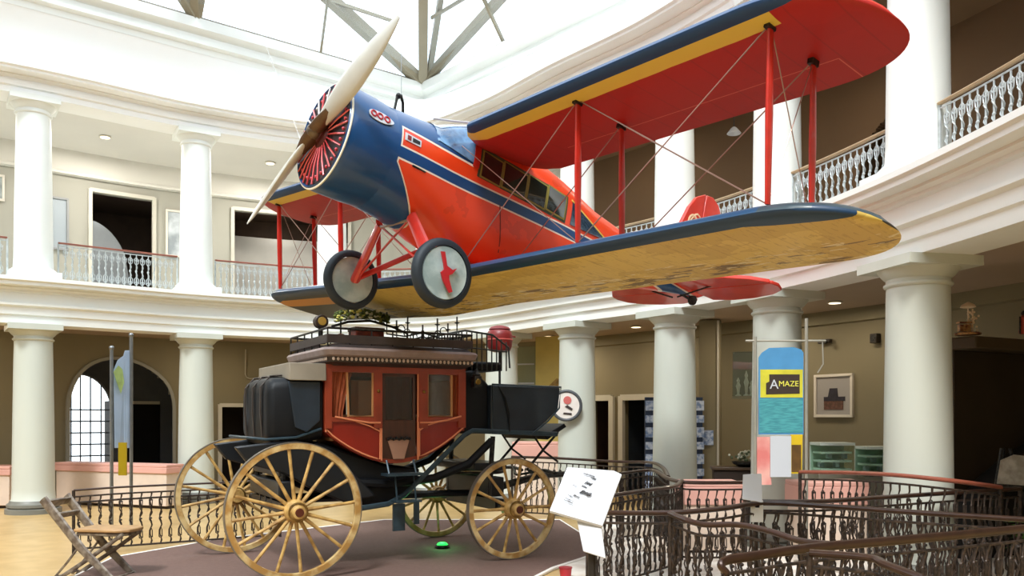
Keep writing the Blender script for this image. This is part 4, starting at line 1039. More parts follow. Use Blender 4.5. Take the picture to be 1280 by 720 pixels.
MB().lathe([(.187, .665), (.193, .67), (.193, .68), (.187, .685)], n=28, cap=False).build('lantern_band', mat('rose_band', '#c65a50', .4), ln)
MB().lathe([(.16, .825), (.13, .86), (.06, .88)], n=24).tube([(.18, 0, .74), (.26, 0, .73)], .012, 6).build('lantern_cap', mat('dark_red_cap', '#7d2320', .4), ln)
gl = empty('green_floor_lamp', (-0.98, 11.81, 0), 0, label='small green glowing lamp on the carpet under the stagecoach', cat='lamp')
gl.location.z = PZ
MB().lathe([(.10, 0), (.11, .02), (.09, .045)], n=20).build('lamp_base', BLACKI, gl)
MB().lathe([(.085, .04), (.06, .07), (.02, .08)], n=20).build('lamp_lens', mat('green_glow', '#2fbf4a', .3, emit='#1fd04a', estr=2.5), gl)
l = bpy.data.lights.new('green_lamp', 'POINT'); l.energy = 3; l.color = (.15, 1, .3); l.shadow_soft_size = .08
lo = bpy.data.objects.new('green_lamp', l); COL.objects.link(lo); lo.location = V(gl.location)+V((0, 0, .16))
# ---------------------------------------------------------------- ramp railings
rb_proto = baluster_mesh(1.0, .010, .022, wavy=True).build('baluster', IRONB)
rb_used = [False]
def ramp_rail(pts, label, z0=.0, sp=.12, r=.032, mesh=True, hm=None, hl='bronze-brown handrail', group='bronze ramp railings'):
    P = [V(p) for p in pts]
    # smooth the path
    def cr(a, b, c, d, t): return .5*(2*b+(c-a)*t+(2*a-5*b+4*c-d)*t*t+(3*b-a-3*c+d)*t**3)
    Q = []
    for i in range(len(P)-1):
        a, b, c, d = P[max(i-1, 0)], P[i], P[i+1], P[min(i+2, len(P)-1)]
        for k in range(8): Q.append(cr(a, b, c, d, k/8))
    Q.append(P[-1])
    base = V((Q[0].x, Q[0].y, z0)); L = base
    root = empty('ramp_railing', tuple(base), label=label, cat='railing', group=group)
    Q = [q-L for q in Q]
    MB().tube(Q, r, 10, flat=(.75, 1.1)).build('handrail', hm or RAILB, root, label=hl)
    MB().tube([q-V((0, 0, .09)) for q in Q], .012, 6).build('upper_rail', IRONB, root)
    MB().tube([V((q.x, q.y, .07)) for q in Q], .014, 6).build('lower_rail', IRONB, root)
    acc = 0; nxt = sp/2; last = None
    for a, b in zip(Q, Q[1:]):
        l = math.hypot(b.x-a.x, b.y-a.y)
        if l < 1e-6: continue
        while nxt < acc+l:
            t = (nxt-acc)/l; p = a.lerp(b, t)
            if not rb_used[0]: o = rb_proto; rb_used[0] = True
            else: o = rb_proto.copy(); COL.objects.link(o)
            o.parent = root; o.location = (p.x, p.y, .07); o.scale = (1, 1, p.z-.16); o.rotation_euler = (0, 0, math.atan2(b.y-a.y, b.x-a.x))
            nxt += sp
        acc += l
    for q in (Q[0], Q[-1]): MB().tube([(q.x, q.y, 0), (q.x, q.y, q.z)], .022, 8).build('post', IRONB, root)
    return root
ramp_rail([(0.000, 16.000, 1.113), (0.886, 15.500, 1.108), (1.857, 15.000, 1.076), (2.359, 14.400, 1.095), (2.363, 13.200, 1.085), (2.191, 11.800, 1.036)], 'bronze ramp railing farthest back, passing in front of the emblem column')
ramp_rail([(1.620, 12.600, 1.026), (2.150, 12.900, 1.055), (2.117, 11.400, 1.043), (2.283, 10.800, 1.036), (3.031, 10.900, 1.028)], 'bronze ramp railing behind the small white placard with a pink counter behind')
ramp_rail([(0.882, 8.900, 1.017), (1.463, 9.600, 1.031), (1.982, 10.300, 1.027), (2.201, 10.900, 1.049)], 'short bronze ramp railing rising to the right beside the white sign')
ramp_rail([(0.688, 7.600, 1.014), (1.384, 7.450, 1.031), (1.882, 7.600, 1.050), (2.340, 7.800, 1.080), (2.859, 7.600, 1.072), (3.465, 7.350, 1.050), (4.271, 6.900, 1.036)], 'long bronze ramp railing that carries the small white placard')
ramp_rail([(1.377, 7.300, 1.042), (1.533, 6.850, 1.009), (1.813, 6.750, 1.016), (1.978, 6.450, 1.005), (2.091, 6.100, 0.984), (2.238, 5.950, 0.983)], 'bronze ramp railing stepping down in a wave in the middle foreground')
ramp_rail([(1.353, 5.300, 0.901), (1.317, 5.300, 0.951), (1.376, 5.350, 0.973), (1.517, 5.400, 0.985), (2.027, 5.600, 1.015), (2.866, 5.900, 1.030), (3.960, 6.300, 1.056)], 'nearest thick bronze ramp railing with a curled left end')
ramp_rail([(1.895, 5.350, 1.019), (2.204, 5.200, 1.013), (2.251, 5.050, 0.995), (2.356, 4.850, 0.957), (2.507, 4.700, 0.896)], 'low bronze ramp railing curving down at the bottom edge')
ramp_rail([(3.566, 10.400, 1.197), (3.960, 9.900, 1.221), (4.160, 9.100, 1.249), (4.557, 8.700, 1.219), (5.287, 9.100, 1.119)], 'red-brown ramp railing crossing in front of the nearest column', hm=RAILR, hl='red-brown handrail')
ramp_rail([(2.440, 8.400, 1.034), (3.004, 8.300, 1.044), (3.768, 8.600, 1.055), (4.767, 9.100, 1.058), (5.685, 9.400, 1.075)], 'bronze ramp railing rising to the right below the red-brown one')
fence = ramp_rail([(-6.002, 11.500, 0.871), (-5.483, 11.750, 0.894), (-4.898, 12.100, 0.899), (-4.226, 12.500, 0.902), (-3.563, 12.900, 0.907)], 'low brown iron fence between folding chair and the coach wheels', sp=.13, r=.02, group='iron fence')
MB().tube([V(p)-V(fence.location)-V((0, 0, .17)) for p in ((-6.002, 11.500, 0.871), (-5.483, 11.750, 0.894), (-4.898, 12.100, 0.899), (-4.226, 12.500, 0.902), (-3.563, 12.900, 0.907))], .014, 6).build('middle_rail', IRONB, fence)

def slab(name, pts, z0, z1, m, label, cat, **k):
    return MB().prism([(p[0], p[1]) for p in pts], lambda x, y, h: V((x, y, h)), z0, z1).build(name, m, bevel=.01, label=label, cat=cat, **k)
slab('floor_ramp', [(0.61, 10.73, 0), (1.97, 16.54, 0), (6.75, 15.75, 0), (7.45, 13.98, 0), (7.67, 11.67, 0), (5.43, 8.27, 0), (0.47, 8.27, 0)], .0, .02, mat('pale_ramp', '#f0eae0', .6, var=.3, scale=2.0, col2='#d3c4b4'), None, None, kind='structure')
# pale fossil like stones inside the ramp railing
rk = random.Random(5); STN = mat('pale_stone', '#dccbb8', .8, var=.35, scale=6, bump=.4, bscale=14)
stones = ((803, 672, 'pale stone behind the white sign pedestal'), (830, 690, 'pale stone at the foot of the short railing'), (1065, 668, 'large pale stone under the red-brown railing'), (1105, 672, 'pale stone left of the white plinth'), (1015, 660, 'pale stone behind the wave-shaped railing'), (960, 668, 'pale stone below the small placard'), (880, 668, 'pale stone in front of the pink counter'))
for px, py, lab in stones:
    Z = 1.89*1050/(py-520); x, y = (px-640)/1050*Z, Z
    mb = MB(); rows = []; n = 14; rr_ = rk.uniform(.16, .28); H = rk.uniform(.18, .34)
    for i in range(8):
        t = i/7; q = rr_*math.sqrt(max(.001, 1-t**2.2)); rows.append([(q*(1+rk.uniform(-.14, .14))*math.cos(2*PI*k/n)*1.4, q*(1+rk.uniform(-.14, .14))*math.sin(2*PI*k/n), .03+H*t) for k in range(n)])
    o = mb.loop(rows).build('stone', STN, smooth=50, label=lab, cat='stone', group='pale stones inside the railings'); o.location = (x, y, 0)

# counters with pink tops
def counter(label, p0, p1, z, depth, pinkfront=False, zt=None):
    a, b = V(p0), V(p1); a.z = b.z = 0; t = (b-a).normalized(); n = V((-t.y, t.x, 0)); c = (a+b)/2; rz = math.atan2(t.y, t.x)
    r = empty('counter', tuple(c), rz, label=label, cat='counter'); Lh = (b-a).length
    MB().box((0, depth/2, (z-.12)/2+.03), (Lh-.05, depth-.05, z-.18)).build('front_panel', PALEP, r, bevel=.01)
    MB().box((0, depth/2, z-.03), (Lh, depth, .06)).build('top', PINK, r, bevel=.012, label='pink counter top')
    bh = .24 if pinkfront else .12
    MB().box((0, depth/2, z-.06-bh/2), (Lh+.01, depth+.01, bh)).build('pink_band', PINK, r, bevel=.01)
    MB().box((0, depth/2+.02, .03), (Lh-.12, depth-.12, .06)).build('plinth_board', DARKBR, r)
    return r
counter('pink-topped pale counter under the arched window at the left', (-9.83, 18.04, 0), (-6.98, 16.96, 0), .90, .5)
counter('small pink-topped counter beyond the far left column base', (-11.41, 17.11, 0), (-10.23, 17.11, 0), .86, .7)
counter('pink counter behind the front wheels of the coach', (0.00, 17.26, 0), (0.98, 17.11, 0), 1.36, .5, True)
counter('pink counter between the banner and the emblem column side', (2.35, 11.41, 0), (3.17, 11.41, 0), .98, .7, True)
counter('pink counter behind the red-brown railing', (3.78, 11.03, 0), (4.70, 11.03, 0), 1.02, .6, True)

# ---------------------------------------------------------------- signs and stands
sg = empty('lectern_sign', (0.58, 6.40, 0), 0, label='white slanted reading board on a pale pedestal beside the front wheel', cat='sign')
Lc = V(sg.location)
def qpanel(c4, th, name, m, parent, L):
    a, b, c, d = [V(p)-L for p in c4]; n = (b-a).cross(d-a).normalized()*th
    rows = [a, b, c, d]; return MB().add(rows+[p+n for p in rows], [(0, 1, 2, 3), (7, 6, 5, 4), (0, 4, 5, 1), (1, 5, 6, 2), (2, 6, 7, 3), (3, 7, 4, 0)]).build(name, m, parent, smooth=0, bevel=.003)
TL, TR, BR_, BL = V((0.430, 6.550, 1.491)), V((0.842, 6.450, 1.442)), V((0.651, 6.050, 1.101)), V((0.273, 6.100, 1.204))
TM = TL.lerp(TR, .86)+V((0, 0, .02)); n_b = (BL-TL).cross(TR-TL).normalized()
if n_b.y > 0: n_b = -n_b
bb = MB(); poly = [TL-Lc, TM-Lc, TR-Lc, BR_-Lc, BL-Lc]; nb_ = -n_b*.02
bb.add(poly+[p+nb_ for p in poly], [(0, 1, 2, 3, 4), (9, 8, 7, 6, 5)]+[(i, (i+1) % 5, 5+(i+1) % 5, 5+i) for i in range(5)])
board = bb.build('reading_board', PAPER, sg, smooth=0)
if n_b.y > 0: n_b = -n_b
tk = random.Random(9)
for u0, v0, ln_, w_k in ((.36, .16, .22, .018), (.52, .22, .10, .03), (.46, .34, .12, .05), (.42, .42, .10, .02), (.26, .44, .08, .014), (.44, .54, .20, .055), (.34, .64, .12, .02), (.24, .66, .10, .012), (.22, .74, .16, .010), (.20, .78, .18, .010)):
    mb = MB(); k = max(3, int(ln_/.022))
    for i in range(k):
        uu = u0+ln_*i/k; vv = v0+.03*i/k
        p = TL.lerp(TR, uu).lerp(BL.lerp(BR_, uu), vv)-Lc+n_b*.03
        d1 = (TR-TL).normalized(); d2 = (BL-TL).normalized(); h = w_k*.4*tk.uniform(.5, 1.1); w2 = .004
        q = [p-d1*w2-d2*h+d1*h*.5, p+d1*w2-d2*h+d1*h*.5, p+d1*w2+d2*h-d1*h*.5, p-d1*w2+d2*h-d1*h*.5]
        mb.add(q+[r_+n_b*.001 for r_ in q], [(0, 1, 2, 3), (4, 5, 6, 7), (0, 4, 5, 1), (1, 5, 6, 2), (2, 6, 7, 3), (3, 7, 4, 0)])
    mb.build('printed_line', INK, board, smooth=0)
qpanel([(0.472, 6.120, 1.132), (0.643, 6.080, 1.108), (0.669, 6.000, 0.873), (0.513, 6.050, 0.916)], .03, 'pedestal_plate', PAPER, sg, Lc)
mb = MB(); a = V((0.583, 6.120, 0.957))-Lc; mb.tube([a, V((a.x, a.y+.02, .03-Lc.z))], .03, 10); mb.lathe([(.18, 0), (.18, .02), (.05, .04)], c=(a.x, a.y+.02, .0), n=24)
mb.build('post', mat('dark_sign_post', '#2c2724', .5, .4), sg)
Lc.z = 0
pk = empty('small_placard', (2.229, 7.800, 1.088), 0, label='small white placard clipped upright to the long bronze railing', cat='sign')
L2 = V(pk.location)
qpanel([(2.125, 7.720, 1.353), (2.294, 7.720, 1.361), (2.283, 7.660, 1.102), (2.101, 7.660, 1.131)], .012, 'placard_board', PAPER, pk, L2)
MB().box((.04, -.02, -.08), (.11, .02, .20)).box((.04, .02, -.02), (.04, .10, .05)).build('clip', mat('pale_clip', '#cfcfcb', .5), pk)

bn = empty('banner_stand', (3.446, 10.800, -0.003), 0, label='blue, yellow and teal banner hanging between two pale posts', cat='banner'); bn.location.z = 0
B0 = V(bn.location)
def bp_(px, py, Z=10.8): return V(((px-640)/1050*Z, Z, 1.89-(py-520)*Z/1050))-B0
for px, yt in ((944, 421), (1008, 398)):
    a = bp_(px, yt); MB().tube([(a.x, a.y, 0), a], .022, 10).lathe([(.16, 0), (.16, .02), (.03, .035)], c=(a.x, a.y, 0), n=24).build('post', ALU, bn)
MB().tube([bp_(932, 426), bp_(1032, 426)], .014, 8).build('crossbar', ALU, bn)
MB().tube([bp_(1028, 426), bp_(1029, 455), bp_(1022, 466)], .009, 6).build('hanging_rod', ALU, bn)
def flat(name, pts, m, parent, off=0.0, th=.012, **k):
    q = [bp_(x, y) for x, y in pts]; n = len(q)
    return MB().add([p+V((0, -off, 0)) for p in q]+[p+V((0, -off-th, 0)) for p in q], [tuple(range(n))[::-1], tuple(range(n, 2*n))]+[(i, (i+1) % n, n+(i+1) % n, n+i) for i in range(n)]).build(name, m, parent, smooth=0, **k)
sheet = flat('banner_sheet', [(948, 543), (948, 447), (952, 441), (961, 435), (992, 434), (1001, 437), (1004, 441), (1004, 543)], mat('banner_blue', '#4f93c4', .6, var=.1), bn)
flat('yellow_field', [(950, 497), (950, 462), (1003, 462), (1003, 497)], mat('banner_yellow', '#d8cf3a', .6, var=.15, scale=5), sheet, .013, .003, label='yellow field with outlined lettering')
flat('teal_field', [(949, 541), (949, 498), (1003, 498), (1003, 541)], mat('banner_teal', '#4fa3a8', .6, var=.2, scale=9, stretch=(1, 1, 8), col2='#3c8790'), sheet, .013, .003)
flat('lettering_block', [(957, 493), (957, 479), (961, 477), (961, 468), (999, 468), (999, 492)], mat('lettering_dark', '#3a2c22', .6), sheet, .017, .003)
c_ = (bp_(967, 481)+V((0, -.024, 0))); Mt = Matrix.Translation(c_) @ Matrix.Rotation(PI/2, 4, 'X')
text_mesh('banner_lettering', 'A', .17, PAPER, Mt, sheet)
c_ = (bp_(985, 480)+V((0, -.024, 0))); Mt = Matrix.Translation(c_) @ Matrix.Rotation(PI/2, 4, 'X')
text_mesh('banner_lettering', 'MAZE', .10, mat('lettering_yellow', '#e9e25a', .6), Mt, sheet)
flat('pink_panel', [(946, 606), (946, 546), (962, 546), (964, 606)], mat('salmon_panel', '#d97a74', .6, var=.3, scale=2, col2='#e9b5a8'), bn, .0)
flat('white_notice', [(962, 596), (962, 545), (988, 545), (988, 596)], PAPER, bn, .02)
flat('yellow_brown_card', [(988, 592), (988, 543), (1003, 543), (1002, 592)], mat('yellow_card', '#d9b81c', .6), bn, .0)
flat('brown_photo', [(989, 590), (989, 556), (1001, 556), (1001, 590)], mat('brown_photo', '#6a4a1c', .6, var=.3, scale=8), bn, .013, .003)

# pair of posts with a pale glass banner at the left
gb = empty('glass_banner_stand', (-6.23, 13.41, 0), 0, label='two slender metal posts holding a pale blue glass panel with a green map', cat='banner')
G0 = V(gb.location)
def gp_(px, py, Z): return V(((px-640)/1050*Z, Z, 1.89-(py-520)*Z/1050))-G0
for px, yt, Z in ((139.5, 435, 13.3), (164, 419, 13.5)):
    a = gp_(px, yt, Z); MB().tube([(a.x, a.y, 0), a], .027, 10).ball(a, .04, 10, 6).lathe([(.15, 0), (.15, .02), (.03, .04)], c=(a.x, a.y, 0), n=24).build('post', STEEL, gb)
q4 = [gp_(142, 452, 13.2), gp_(163, 440, 13.5), gp_(163, 640, 13.5), gp_(144, 640, 13.2)]
qp = MB(); top = [gp_(142, 462, 13.2), gp_(147, 450, 13.27), gp_(154, 445, 13.37), gp_(156, 438, 13.4), gp_(163, 438, 13.5)]
bot = [gp_(143, 560, 13.2), gp_(148, 560, 13.27), gp_(154, 560, 13.37), gp_(157, 560, 13.4), gp_(163, 560, 13.5)]
qp.loop([[t_, b_, b_+V((.01, .02, 0)), t_+V((.01, .02, 0))] for t_, b_ in zip(top, bot)]); pnl = qp.build('glass_panel', mat('pale_blue_glass', '#a9bdd3', .15, var=.1, scale=2, coat=.5), gb, smooth=0)
mp_ = [gp_(143, 465, 13.17), gp_(149, 457, 13.25), gp_(154, 462, 13.32), gp_(156, 478, 13.34), gp_(152, 492, 13.3), gp_(147, 478, 13.22)]
MB().add([p+V((0, -.02, 0)) for p in mp_]+[p+V((0, -.03, 0)) for p in mp_], [(0, 1, 2, 3, 4, 5), (11, 10, 9, 8, 7, 6)]+[(i, (i+1) % 6, 6+(i+1) % 6, 6+i) for i in range(6)]).build('green_map', mat('map_green', '#a3b96f', .5, var=.2, scale=9), pnl, smooth=0)
pq = [gp_(150, 553, 13.2), gp_(160, 553, 13.3), gp_(160, 594, 13.3), gp_(150, 594, 13.2)]
MB().add([p+V((0, -.03, 0)) for p in pq]+[p+V((0, -.06, 0)) for p in pq], [(0, 1, 2, 3), (7, 6, 5, 4)]+[(i, (i+1) % 4, 4+(i+1) % 4, 4+i) for i in range(4)]).build('yellow_plaque', mat('plaque_gold', '#b59a1c', .4), gb, smooth=0)

# round emblem hanging on the column
em_ = empty('round_emblem', (1.018, 15.720, 2.085), R(-6), label='round cream emblem with dark rim on the column behind the coach', cat='emblem')
Mf = Matrix(((1, 0, 0), (0, 0, -1), (0, 1, 0)))
MB().lathe([(.25, 0), (.25, .02)], n=40, M=Mf).build('emblem_face', mat('emblem_cream', '#e6dcd2', .5, var=.08), em_)
MB().tube([(.27*math.cos(a), -.015, .27*math.sin(a)) for a in [2*PI*i/40 for i in range(40)]], .03, 8, closed=True, flat=(1, .8)).build('emblem_rim', mat('emblem_rim', '#45474a', .5), em_)
MB().lathe([(.075, .02), (.075, .03)], c=(.02, 0, .10), n=24, M=Mf).build('red_device', mat('emblem_red_device', '#c4625c', .5), em_)
MB().prism([(-.03, -.02), (.10, -.10), (.12, -.06), (.02, .01)], lambda a, b, h: V((a, -.02-h, b)), 0, .01).prism([(-.06, -.16), (.10, -.18), (.10, -.14), (-.05, -.13)], lambda a, b, h: V((a, -.02-h, b)), 0, .01).build('black_device', mat('emblem_dark_device', '#3a2f2c', .5), em_, smooth=0)

# folding chair
ch = empty('folding_chair', (-4.85, 9.82, 0), R(-8), label='brown folding chair on the tan floor at the far left corner', cat='chair')
ch.location.z = 0
WCH = mat('worn_chair_metal', '#66594e', .4, .4, var=.3, scale=14, col2='#8f8476'); SEATM = mat('tan_seat', '#b08a5c', .5, var=.2, scale=6)
for y, nm in ((-.20, 'front'), (.20, 'rear')):
    MB().tube([(-.54, y, .93), (-.05, y, .36), (.34, y, 0)], [.040, .036, .03], 8, flat=(1.5, .7)).build('back_leg', WCH, ch)
    MB().tube([(.44, y*.9, .54), (.05, y*.9, .27), (-.38, y*.9, 0)], .024, 8).build('front_leg', WCH, ch)
    MB().tube([(-.10, y*.85, .40), (-.26, y*.85, .20), (-.44, y*.85, 0)], .014, 8).build('brace', WCH, ch)
MB().box((-.50, 0, .88), (.03, .40, .10), M=Matrix.Rotation(R(40), 3, 'Y')).box((-.38, 0, .74), (.03, .40, .08), M=Matrix.Rotation(R(40), 3, 'Y')).build('backrest', WCH, ch, bevel=.008)
MB().prism([(-.16, -.20), (.38, -.22), (.50, -.14), (.52, 0), (.50, .14), (.38, .22), (-.16, .20)], lambda x, y, h: V((x, y, h)), .555, .595).build('seat', SEATM, ch, bevel=.012)
MB().prism([(-.14, -.18), (.38, -.20), (.47, -.12), (.47, .12), (.38, .20), (-.14, .18)], lambda x, y, h: V((x, y, h)), .515, .55).build('seat_frame', WCH, ch, bevel=.008)
for x, z in ((.34, .0), (-.38, .0)): MB().tube([(x, -.2, z+.04), (x, .2, z+.04)], .012, 6).build('crossbar', WCH, ch)

# ---------------------------------------------------------------- wall things
def on_wall(name, s, z, label, cat, o=3.59):
    n = rnorm(s); return empty(name, tuple(roff(s, o, z)), math.atan2(n[1], n[0])-PI/2, label=label, cat=cat)   # local -y faces the hall
def picture(s, z, w, h, label, frame, face, art=None, name='framed_picture', cat='picture'):
    r = on_wall(name, s, z, label, cat)
    mb = MB()
    for a, b, c, d in ((0, h/2, w+.05, .05), (0, -h/2, w+.05, .05), (-w/2, 0, .05, h), (w/2, 0, .05, h)): mb.box((a, -.03, b), (c, .06, d))
    mb.build('frame', frame, r, bevel=.005)
    MB().box((0, -.015, 0), (w, .02, h)).build('picture_sheet', face, r)
    if art: art(r)
    return r
WFR = mat('white_frame', '#dcd6ca', .5)
def art1(r):
    MB().box((.0, -.03, -.18), (.42, .012, .16)).build('brown_vessel', mat('art_brown', '#6b4a3c', .6, var=.4, scale=20), r)
    MB().box((.02, -.032, -.06), (.46, .014, .08)).prism([(-.12, -.03), (.1, -.03), (.08, .14), (-.08, .14)], lambda a, b, h: V((a+.0, -.04+h, b)), 0, .014).build('dark_silhouette', mat('art_dark', '#2d2a35', .6, var=.3, scale=15), r)
picture(8.19, 2.27, .80, .76, 'white-framed picture of a dark vessel on the beige wall right of the banner', WFR, mat('grey_mount', '#a09c98', .6), art1)
picture(3.06, 6.55, .5, 1.15, 'pale framed panel on the upper wall left of the second balcony column', WFR, mat('pale_cloud_panel', '#cfd6da', .4, var=.2, scale=2, col2='#8f979c'))
picture(2.36, 6.45, .35, 1.2, 'narrow grey-blue panel on the upper wall right of the first balcony column', mat('grey_frame', '#8e9090', .5), mat('grey_blue_panel', '#9aa3a9', .4))
picture(1.83, 7.1, .4, .55, 'small pale picture on the upper wall at the left edge', WFR, mat('small_picture_face', '#b5c0bd', .4, var=.3, scale=8))
def small_box(name, s, z, d, m, label, cat, extra=None):
    r = on_wall(name, s, z, label, cat)
    MB().box((0, -d[1]/2, 0), d).build('housing', m, r, bevel=.01)
    if extra: extra(r)
    return r
small_box('wall_speaker', 8.50, 3.27, (.14, .12, .17), mat('brown_black_plastic', '#2d251b', .5), 'small dark wall speaker left of the nearest column', 'speaker', lambda r: MB().lathe([(.05, 0), (.055, .01)], c=(0, -.12, 0), n=16, M=Mf).build('speaker_cone', BLACKI, r))
small_box('spotlight', 8.13, 3.3, (.26, .10, .08), mat('brown_black_metal', '#2d251b', .5), 'dark spotlight bar on the wall above the framed picture', 'light', lambda r: MB().lathe([(.03, 0), (.045, .08)], c=(.06, -.10, -.02), n=14, M=Mf).build('lamp_head', BLACKI, r))
# leaflet panel seen either side of a column
lp_ = empty('leaflet_panel', (3.35, 17.41, 0), R(2), label='dark navy panel with rows of leaflets behind the column with the open door', cat='panel')
lp_.location = V(((842-640)/1050*17.0, 17.0, 0))
MB().box((0, 0, 1.32), (1.18, .06, 1.9)).build('panel_board', mat('panel_navy', '#20304c', .5), lp_, bevel=.01)
MB().box((-.5, 0, .19), (.06, .4, .38)).box((.5, 0, .19), (.06, .4, .38)).build('panel_foot', STEEL, lp_)
LEAF = mat('leaflet_white_blue', '#c6d2e6', .5, var=.5, scale=14, col2='#6f89b8')
for i, x in enumerate((-.47, .50)):
    for j in range(7):
        MB().box((x, -.04, 2.10-.27*j), (.22, .015, .20 if j % 2 == 0 else .15)).build('leaflet', LEAF, lp_)
# pilaster and glass showcase right of it
ps = empty('pilaster', (4.062, 17.200, 0.580), R(-20), label='beige square pilaster between leaflet panel and hanging showcase', cat='pilaster'); ps.location.z = 0
MB().box((0, 0, 1.92), (.42, .3, 3.84)).build('pilaster_shaft', OLIVER, ps, bevel=.01)
MB().box((.17, -.16, 1.92), (.04, .03, 3.8)).build('pale_edge_strip', TRIMW, ps)
MB().box((-.05, -.17, 1.45), (.26, .02, .30)).build('posted_notice', LEAF, ps)
sc_ = empty('showcase', (4.198, 15.200, 2.643), R(-18), label='glass showcase of white figures mounted left of the banner', cat='showcase')
SC_W = .40
MB().box((0, 0, -.42), (SC_W, .28, .05)).box((0, .13, 0), (SC_W, .02, .85)).build('case_back', mat('showcase_olive', '#8d8a70', .6), sc_)
MB().box((0, 0, 0), (SC_W-.01, .25, .80)).build('case_glass', glass_mat('showcase_glass', '#dfe8e0', .15), sc_)
FIG = mat('white_figure', '#e6e6dc', .5)
for x, h, nm in ((-.10, .34, 0), (.04, .46, 0), (.13, .28, 0)):
    MB().lathe([(.05, 0), (.055, .02), (.02, .04), (.03, h*.4), (.045, h*.55), (.02, h*.72), (.03, h*.82), (.005, h)], c=(x, 0, -.395), n=12).build('figurine', FIG, sc_)
MB().tube([(0, .14, -.2), (0, 1.6, -.2)], .02, 6).build('wall_bracket', BLACKI, sc_)
# display cases
def case(label, px, py0, Z, w, h, steps=False):
    r = empty('display_case', ((px-640)/1050*Z, Z, 0), 0, label=label, cat='display case')
    zt = 1.89-(py0-520)*Z/1050
    MB().box((0, 0, (zt-h)/2), (w+.06, .5, zt-h)).build('case_base', mat('case_base_grey', '#8f8a78', .6), r, bevel=.01)
    MB().box((0, 0, zt-.02), (w, .44, .04)).box((0, .21, zt-h/2), (w, .02, h)).build('case_frame', mat('case_pale', '#e2efe4', .4), r)
    MB().box((0, 0, zt-h/2-.01), (w-.02, .40, h-.04)).build('case_glass', glass_mat('case_glass', '#eefaf2', .06), r)
    for i in range(3): MB().box((0, 0, zt-h+.05+h*.28*i), (w-.06, .34, .03)).build('case_shelf', mat('shelf_mint', '#cfe2d4', .5), r)
    for i in range(4): MB().box((-w*.33+w*.22*i, -.02, zt-h+.12+h*.28*(i % 2)), (w*.12, .10, h*.16)).build('exhibit', mat('exhibit_blue_grey', '#b9cbd0', .5, var=.4, scale=20), r)
    return r
case('pale mint glass display case right of the banner posts', 1040, 553, 12.6, .52, .45)
case('dark green glass display case beside the nearest column', 1095, 558, 12.8, .48, .45)
# yellow lit display panel behind the driver box
yp = empty('lit_display', (0.886, 18.600, 2.776), R(-25), label='warm yellow lit display panel behind the red lantern', cat='display'); yp.location.z = 0
MB().box((0, 0, 1.85), (.75, .12, 3.6)).build('yellow_backdrop', mat('yellow_backdrop', '#d9c46c', .6, var=.12, scale=2), yp, bevel=.01)  # bright yellow paint stands in for the panel's warm lighting
MB().prism([(-.3, 2.2), (.35, 2.2), (.35, 2.62), (.15, 2.72), (-.05, 2.55), (-.3, 2.45)], lambda a, b, h: V((a, -.07-h, b)), 0, .02).build('brown_motif', mat('ochre_motif', '#a8843c', .6, var=.4, scale=14), yp, smooth=0)
yq = empty('grey_display', (0.270, 18.900, 2.790), R(-15), label='olive-grey display panel with pale lettering strip left of the yellow one', cat='display'); yq.location.z = 0
MB().box((0, 0, 1.75), (.62, .12, 3.4)).build('grey_backdrop', mat('olive_grey_panel', '#8f9272', .6), yq, bevel=.01)
MB().box((0, -.07, 2.62), (.50, .02, .04)).box((0, -.07, 3.05), (.50, .02, .03)).build('pale_strip', PAPER, yq)
# notice and pipe on the wall behind the rear boot
nb2 = on_wall('wall_cabinet', 3.72, 2.35, 'grey wall cabinet behind the rear boot of the stagecoach', 'cabinet')
MB().box((0, -.12, 0), (.85, .24, .65)).build('cabinet_body', mat('cabinet_grey', '#85806e', .6), nb2, bevel=.01)
MB().box((0, -.25, 0), (.78, .02, .58)).build('cabinet_door', mat('cabinet_door_grey', '#8f8a78', .6), nb2, bevel=.006)
cnd = on_wall('conduit', 3.5, 2.9, 'pale pipe bending across the wall above the grey cabinet', 'pipe')
MB().tube([(0, -.12, .75), (0, -.05, .1), (.03, -.05, .02), (.12, -.05, -.02), (.30, -.08, 0), (.45, -.10, .08)], .02, 6).build('pipe', mat('pale_pipe', '#a59f8c', .5), cnd)
# dark partition at the right with a model on its shelf
dp = empty('exhibit_partition', (6.75, 11.6, 0), R(-62+90), label='dark brown exhibit partition with a shelf at the right edge', cat='partition')
MB().box((.55, .1, 1.38), (3.2, .25, 2.76)).build('partition_wall', mat('umber_partition', '#352817', .8, var=.2, scale=1.5), dp, bevel=.01)
MB().box((.55, -.05, 2.84), (3.3, .62, .16)).build('shelf', mat('umber_shelf', '#4a3c28', .7), dp, bevel=.02)
MB().prism([(-1.05, .0), (-1.05, .75), (-.6, 1.05), (0, 1.35), (.8, 1.62), (2.1, 1.9), (2.1, 0)], lambda a, b, h: V((a, -.03-h, b)), 0, .25).build('curved_skirt', mat('black_skirt', '#14110e', .8), dp, bevel=.02)
GLD = mat('gilded_model', '#b98c56', .35, .5, var=.5, scale=18, col2='#5a2a1c')
md = empty('gilded_model', (5.917, 10.900, 3.001), 0, label='small gilded carousel-like model on the dark shelf at the right', cat='model')
md.location.z = 2.94
mq = MB().lathe([(.15, 0), (.16, .02), (.15, .03)], n=20).box((-.05, 0, .09), (.14, .07, .09)).box((-.05, 0, .16), (.16, .09, .02))
mq.build('model_base', GLD, md)
mq = MB(); 
for i in range(26):
    a = rk.uniform(0, 6.28); rr2 = rk.uniform(.02, .08); mq.ball((.06+rr2*math.cos(a), rr2*math.sin(a)*.6, .05+rk.uniform(0, .26)), .016, 6, 4)
mq.tube([(.06, 0, .02), (.06, 0, .34)], .012, 6); mq.build('beaded_tree', mat('cream_beads', '#e6cfae', .4), md)
